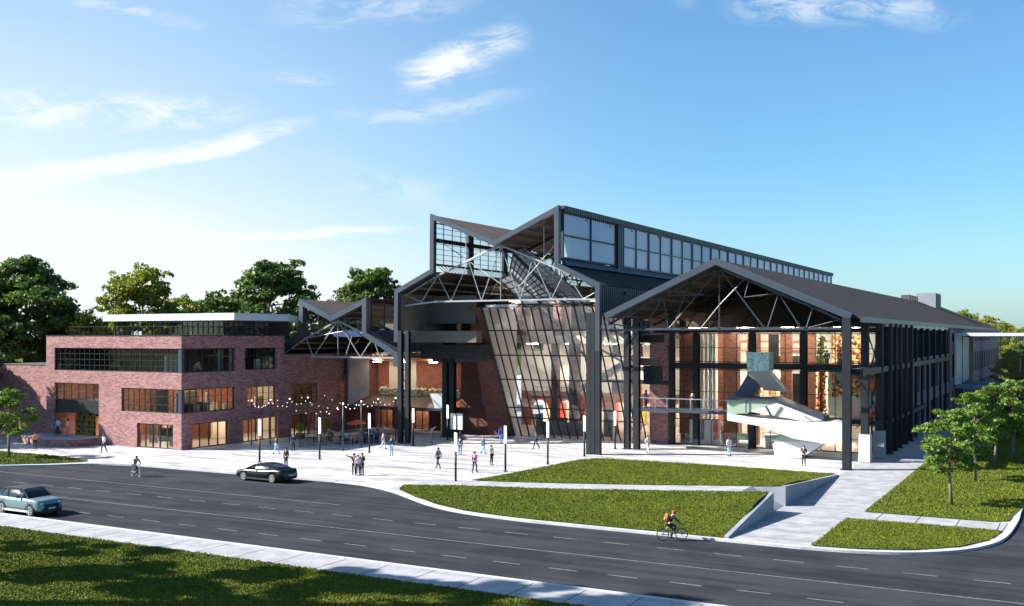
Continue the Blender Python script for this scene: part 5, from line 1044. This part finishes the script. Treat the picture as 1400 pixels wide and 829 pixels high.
# ------------------------------------------------------------------ cars
def car_paint(c, name): return mat(name, c, .25, .25, fn=None)
def loft(secs, close=True):
    vs = []; fs = []; n = len(secs[0])
    for s in secs: vs += s
    for i in range(len(secs)-1):
        for k in range(n-1): fs.append((i*n+k, i*n+k+1, (i+1)*n+k+1, (i+1)*n+k))
    if close: fs += [tuple(range(n)), tuple(range((len(secs)-1)*n, len(secs)*n))[::-1]]
    return vs, fs
def car(loc, rz, label, paint, L, W_, lower, belt, roofp, wheelx, wr, suv, rim='truss', roofm=None, plate=True):
    # lower: [(x, z_bottom)], belt: [(x, z)] top of the lower body, roofp: [(x, z, belt_z, half)] greenhouse ; x along length, front = -x
    c = thing('parked_car', label, 'car', loc, rz); hw = W_/2; secs = []
    xs = [-L/2+L*i/28 for i in range(29)]; zb = lambda x: interp(lower, x); zt_ = lambda x: interp(belt, x)
    for x in xs:
        e = min(1, (L/2-abs(x))/.55); k = .80+.20*math.sqrt(max(0, 1-(1-e)**2)); b = zb(x); t = zt_(x); arch = 0
        for wx in wheelx:
            if abs(x-wx) < wr*1.08: arch = max(arch, math.sqrt(max(0, (wr*1.1)**2-(x-wx)**2)))
        ws = max(b, wr+arch-.02) if arch else b; h = t-ws
        pr = [(hw*k*.90, ws), (hw*k*.99, ws+.06), (hw*k, ws+h*.45), (hw*k*.985, ws+h*.75), (hw*k*.93, t-.02), (hw*k*.82, t+.015)]
        secs.append([(x, -y, z) for y, z in pr]+[(x, y, z) for y, z in pr[::-1]])
    vs, fs = loft(secs); body = MB().add(vs, fs).build('body', paint, c, True)
    MB().box(-L/2+.35, L/2-.3, -hw*.78, hw*.78, .2, .6).build('underbody', 'dark', c)
    # greenhouse
    secs = [[(x, -hw*.9*h_, zt_(x)-.02), (x, -hw*(.9-.17*min(1, (z-zt_(x))/.4))*h_, z-.03), (x, -hw*.55*h_, z), (x, hw*.55*h_, z), (x, hw*(.9-.17*min(1, (z-zt_(x))/.4))*h_, z-.03), (x, hw*.9*h_, zt_(x)-.02)] for x, z, h_ in roofp]
    vs, fs = loft(secs); MB().add(vs, fs).build('windows', carglass, c, True)
    rp = [(x, z, h_) for x, z, h_ in roofp if z > max(r[1] for r in roofp)-.16]; mb = MB()
    secs = [[(x, -hw*.745*h_, z-.03), (x, -hw*.56*h_, z+.012), (x, hw*.56*h_, z+.012), (x, hw*.745*h_, z-.03)] for x, z, h_ in rp]; vs, fs = loft(secs, False); MB().add(vs, fs).build('roof', roofm or paint, c, True)
    # pillars
    mb = MB()
    for s in (-1, 1):
        for (x0, z0, h0), (x1, z1, h1) in zip(roofp[:-1], roofp[1:]):
            if z1-z0 > .2 or z0-z1 > .2:
                mb.bar((x0, s*hw*.885, max(z0, zt_(x0))), (x1, s*hw*.735, z1-.02), .05, .07) if z1 > z0 else mb.bar((x1, s*hw*.885, max(z1, zt_(x1))), (x0, s*hw*.735, z0-.02), .05, .07)
        xm = roofp[len(roofp)//2][0]; mb.bar((xm, s*hw*.90, zt_(xm)), (xm+.05, s*hw*.745, roofp[len(roofp)//2][1]-.04), .07, .03)
    mb.build('pillars', 'dark' if suv else paint, c)
    for wx in wheelx:
        for s in (-1, 1):
            y = s*(hw-.11); w_ = MB().tube((wx, y-.11, wr), (wx, y+.11, wr), wr, n=24).build('wheel', cloth((.015, .015, .015)), c); rm = MB().tube((wx, y+s*.095, wr), (wx, y+s*.125, wr), wr*.2, n=10)
            for k in range(5): t = k*1.2566; rm.bar((wx, y+s*.118, wr), (wx+wr*.66*math.cos(t), y+s*.118, wr+wr*.66*math.sin(t)), .07, .03, (0, 1, 0))
            rm.ring((wx, y+s*.112, wr), wr*.66, .028, 'y', 22, 5); rm.build('rim', rim, w_)
    zf = zt_(-L/2+.12)
    for s in (-1, 1):
        MB().ball((-L/2+.17, s*hw*.66, zf-.10), .12, 8, 6, (1.15, 1.6, .7)).build('headlight', headm, c, True); MB().ball((L/2-.15, s*hw*.64, zt_(L/2-.1)-.12), .12, 8, 6, (.8, 1.7, .5)).build('taillight', tailm, c, True)
        MB().ball((roofp[1][0]+.12, s*(hw+.04), zt_(roofp[1][0])+.1), .11, 8, 6, (.6, 1, .8)).build('mirror', 'dark' if suv else paint, c, True)
        MB().box(-.1, .12, s*(hw*.99), s*(hw*.99)+s*.02, zt_(0)-.14, zt_(0)-.11).build('door_handle', 'truss', c)
        mb = MB(); mb.box(-L*.3, L*.3, *(sorted((s*(hw*.97), s*(hw*1.01)))), zb(0)-.03, zb(0)+.09); mb.build('sill', 'white' if suv else 'dark', c)
    MB().box(-L/2-.03, -L/2+.10, -hw*.55, hw*.55, zf-.42, zf-.14).build('grille', 'dark', c); MB().box(-L/2-.03, -L/2+.12, -hw*.74, hw*.74, .26, .46).build('bumper', 'dark', c)
    MB().box(-L/2-.05, -L/2-.032, -.24, .24, .44, .54).build('number_plate', 'white', c); MB().box(L/2+.002, L/2+.02, -.24, .24, .52, .62).build('number_plate', 'white', c)
    MB().box(L/2-.1, L/2+.012, -hw*.7, hw*.7, .28, .44).build('bumper', 'dark', c); return c
carglass = mat('car_glass', (.006, .009, .014), .12, 0, .5); headm = mat('headlight_lens', (.55, .6, .65), .1, .3); tailm = mat('taillight_lens', (.35, .02, .02), .15)
teal = car_paint((.13, .205, .225), 'teal_car_paint'); black = car_paint((.012, .012, .014), 'black_car_paint')
# teal sport utility car, front towards the right
p = at(30, 700); car((-18.6, -46.0+.25, -.095), math.pi-.0, 'pale teal sport utility car with dark roof parked by the near kerb', teal, 4.4, 1.86,
    [(-2.2, .34), (0, .27), (2.2, .36)], [(-2.2, .66), (-2.14, .84), (-2.0, .95), (-1.7, 1.02), (-1.0, 1.08), (0, 1.05), (2.0, 1.1), (2.14, 1.0), (2.2, .8)],
    [(-1.15, 1.06, .96), (-.45, 1.60, .95), (.1, 1.66, .96), (.9, 1.65, .95), (1.6, 1.56, .92), (2.05, 1.08, .9)], (-1.38, 1.32), .355, True, roofm=M['dark'])
car((-15.6, -27.35, -.095), -.02, 'black fastback car stopped at the plaza kerb', black, 4.9, 1.9,
    [(-2.45, .30), (0, .22), (2.45, .34)], [(-2.45, .52), (-2.36, .66), (-2.1, .78), (-1.0, .91), (0, .93), (1.7, 1.0), (2.25, 1.0), (2.38, .94), (2.45, .75)],
    [(-1.35, .90, .94), (-.45, 1.32, .92), (.2, 1.38, .92), (.9, 1.34, .9), (1.6, 1.17, .86), (2.15, 1.0, .82)], (-1.5, 1.42), .35, False)

# ------------------------------------------------------------------ trees
def leaves_np(cl, n, size, seed, flat=.5, shell=.55):
    rng = np.random.default_rng(seed); C3 = np.array([c[:3] for c in cl]); Rr = np.array([c[3] for c in cl]); wts = Rr**2.2; wts /= wts.sum()
    k = rng.choice(len(cl), n, p=wts); d = rng.normal(size=(n, 3)); d /= np.linalg.norm(d, axis=1)[:, None]
    rad = Rr[k]*(shell+(1-shell)*rng.random(n)**.7)*rng.uniform(.75, 1.12, n); d2 = d.copy(); d2[:, 2] *= flat; c = C3[k]+d2*rad[:, None]
    nrm = d*.6+rng.normal(size=(n, 3))*.7; nrm[:, 2] += .5; nrm /= np.linalg.norm(nrm, axis=1)[:, None]
    a = np.cross(nrm, rng.normal(size=(n, 3))); a /= np.linalg.norm(a, axis=1)[:, None]; b = np.cross(nrm, a); s = size*rng.uniform(.6, 1.35, n)
    v = np.stack([c-a*s[:, None], c-b*s[:, None]*.55, c+a*s[:, None], c+b*s[:, None]*.55], 1).astype(np.float32)
    me = bpy.data.meshes.new('crown'); me.vertices.add(n*4); me.vertices.foreach_set('co', v.ravel()); me.loops.add(n*4); me.loops.foreach_set('vertex_index', np.arange(n*4, dtype=np.int32))
    me.polygons.add(n); me.polygons.foreach_set('loop_start', np.arange(0, n*4, 4, dtype=np.int32)); me.update(calc_edges=True); return me
def make_tree(label, H, R, seed, leafm, n, size, trunk=.22, first=.3, group=None, ncl=34, flat=.5, name='broadleaf_tree', top=1.0):
    rnd = random.Random(seed); t = thing(name, label, 'tree', (0, 0, 0), 0, group); mb = MB(); cl = []
    base = Vector((0, 0, 0)); fork = Vector((rnd.uniform(-.2, .2), rnd.uniform(-.2, .2), H*first)); mb.tube(base, fork, trunk*1.25, trunk*.85, 9)
    tip = Vector((rnd.uniform(-.4, .4), rnd.uniform(-.4, .4), H*.86)); mb.tube(fork, tip, trunk*.85, trunk*.2, 8)
    for i in range(ncl):
        u = (i+.5)/ncl; z = H*(first*.95+(1-first*.95)*u**.9*.96); prof = math.sin(math.pi*min(1, max(0.02, (.12+.88*(z/H-first*.9)/(1-first*.9)))**.8))**.7
        a = i*2.399+rnd.uniform(-.4, .4); rr = R*max(.15, prof)*rnd.uniform(.45, 1.0); c = Vector((math.cos(a)*rr, math.sin(a)*rr, z+rnd.uniform(-.3, .3)))
        rc = R*rnd.uniform(.20, .36)*(1 if u < .85 else .8); cl.append((*c, rc)); s0 = fork.lerp(tip, max(0, min(1, (z-H*first)/(H*.56)-.22))); mid = s0.lerp(c, .55)+Vector((0, 0, -.05*R))
        mb.tube(s0, mid, trunk*.30, trunk*.16, 5); mb.tube(mid, c, trunk*.16, trunk*.05, 5)
        for q in range(3):
            e = c+Vector((rnd.gauss(0, .5), rnd.gauss(0, .5), rnd.gauss(0, .25)))*rc*1.2; mb.tube(c, e, trunk*.06, trunk*.02, 4); cl.append((*e, rc*rnd.uniform(.35, .6)))
    mb.build('trunk', 'bark', t, True); me = leaves_np(cl, n, size, seed, flat); me.materials.append(M[leafm]); link('crown', me, t); return t
def put(t, x, y, rz, s, label=None, z=0): t.location = (x, y, z); t.rotation_euler.z = rz; t.scale = (s, s, s); t['label'] = label or t['label']; return t
gb = 'tall trees behind the brick building'
def atd(px, py, d):                     # point at camera depth d on the ray through a pixel
    k = (px-700)/FL; return (CX+d*(CF[0]+CR[0]*k), CY+d*(CF[1]+CR[1]*k))
def tree_at(t, px, top_y, d, Hm, rz, label, z=0):
    x, y = atd(px, 0, d); H = HC+(HY-top_y)/FL*d-z; return put(t, x, y, rz, H/Hm, label, z)
T1 = make_tree('', 20, 7.5, 11, 'leaf_dark', 22000, .30, .38, .2, gb, 46, .45); T2 = make_tree('', 18, 6.0, 12, 'leaf_yel', 15000, .28, .32, .2, gb, 38, .5); T3 = make_tree('', 19, 7.5, 13, 'leaf_dark', 20000, .30, .36, .22, gb, 42, .42)
tree_at(T1, 34, 353, 142, 20, 0, 'tallest dark green tree behind the brick annex')
tree_at(copy_tree(T3), -40, 380, 138, 19, 1.2, 'dark green tree cut by the left edge of the photo'); tree_at(copy_tree(T1), 92, 425, 146, 20, 2.6, 'lower dark green tree between the tall one and the roof pavilion')
tree_at(copy_tree(T3), 2, 430, 134, 19, 4.0, 'dense low tree in front of the tallest dark tree'); tree_at(T2, 196, 362, 150, 18, 0, 'yellow green tree rising behind the white pavilion roof'); tree_at(copy_tree(T2), 252, 404, 158, 18, 2.0, 'small yellow green tree right of the tall yellow one'); tree_at(copy_tree(T2), 118, 425, 140, 18, 3.5, 'yellow green tree at the left end of the pavilion roof')
tree_at(T3, 366, 355, 150, 19, .5, 'broad dark green tree behind the right end of the brick building'); tree_at(copy_tree(T3), 318, 404, 160, 19, 3.0, 'small dark tree left of the broad dark green tree')
tree_at(copy_tree(T1), 510, 368, 160, 20, 1.0, 'green tree above the saw-tooth roof'); tree_at(copy_tree(T3), 470, 425, 170, 19, 5, 'low tree hidden mostly behind the saw-tooth roof'); tree_at(copy_tree(T3), 150, 440, 160, 19, 5, 'low dark tree seen through the roof pavilion glass left'); tree_at(copy_tree(T1), 285, 442, 165, 20, 5, 'low dark tree seen through the roof pavilion glass right')
# left small tree on the lawn
T4 = make_tree('', 6.4, 2.15, 21, 'leaf_mid', 5600, .12, .10, .34, 'young trees on the lawns', 22, .5, name='young_tree'); p = at(12, 626); put(T4, p.x, p.y, 0, 1.0, 'young tree on the lawn at the left edge of the photo')
yt = [((1301, 692), 1.0, 1.0, 'nearest young tree on the right lawn with a bare pale trunk'), ((1333, 658), 1.08, 2.2, 'second young tree on the right lawn, just behind the nearest'), ((1360, 636), 1.1, 3.1, 'third young tree on the right lawn, half hidden'), ((1384, 630), 1.15, 4.4, 'young tree at the right edge of the photo, before the dark wood')]
for k, (x, y, s, lb) in enumerate([(-68.3, -18.6, .58, 'small tree just outside the left edge shading the brick annex'), (-67, -25.8, .86, 'tree outside the left edge shading the brick terrace')]): o = copy_tree(T3); o['group'] = 'trees outside the left edge of the plaza'; put(o, x, y, 2+k, s, lb)
for (x, y), s, rz, lb in yt: p = at(x, y); put(copy_tree(T4), p.x, p.y, rz, s, lb, .05)
gr = 'dark trees beside the far end of the gabled hall'
for i, (px, ty, d, t, lb) in enumerate([(1395, 535, 112, T3, 'dark tree in the shade nearest the right edge'), (1372, 532, 128, T1, 'dark tree below the glass box bay'), (1345, 545, 142, T3, 'dark tree against the plum brick wall'), (1420, 470, 150, T1, 'tall tree behind the glass box bay at the right edge'), (1385, 478, 185, T3, 'tree seen through the glass box bay'),
                                        (1350, 432, 290, T2, 'yellow green tree just behind the roof end'), (1372, 440, 270, T2, 'yellow green tree right of the roof end'), (1398, 448, 240, T2, 'yellow green tree at the right edge above the bay'), (1318, 424, 300, T2, 'tree top peeping over the far roof'), (1425, 452, 220, T1, 'dark tree at the right edge above the bay'), (1395, 500, 165, T1, 'dark tree behind the lower slab of the bay'), (1440, 540, 105, T3, 'dark tree just outside the right edge')]):
    o = copy_tree(t); o['group'] = gr; tree_at(o, px, ty, d, {T1: 20, T2: 18, T3: 19}[t], i*1.1, lb)
# trees outside the left edge that shade the near lawn
go = 'street trees on the near lawn outside the left edge'
def shade_tree(px, py, s, rz, lb):
    q = at(px, py); L = 7.4*s/math.tan(EL); o = copy_tree(T5); o['group'] = go; put(o, q.x-CR[0]*L, q.y-CR[1]*L, rz, s, lb)
T5 = make_tree('', 11, 2.1, 31, 'leaf_mid', 5200, .15, .2, .5, go, 11, .35)
for k, (tx, ty, s_, lb) in enumerate([(-7, -53.2, 1.35, 'street tree outside the frame nearest the pavement corner'), (4.0, -54.6, 2.0, 'tall street tree outside the frame shading the middle of the near lawn'),
                       (13.5, -54.4, 2.7, 'tallest street tree outside the frame shading the right of the near lawn'), (-3.5, -58.5, 1.3, 'short street tree outside the frame shading the bottom left of the near lawn')]):
    L = 7.4*s_/math.tan(EL); o = T5 if k == 0 else copy_tree(T5); put(o, tx-CR[0]*L, ty-CR[1]*L, k*1.3, s_, lb)
for o in list(col.objects):
    if o.type == 'EMPTY' and o.get('category') == 'tree' and not o.get('label'): raise SystemExit('unlabelled '+o.name)
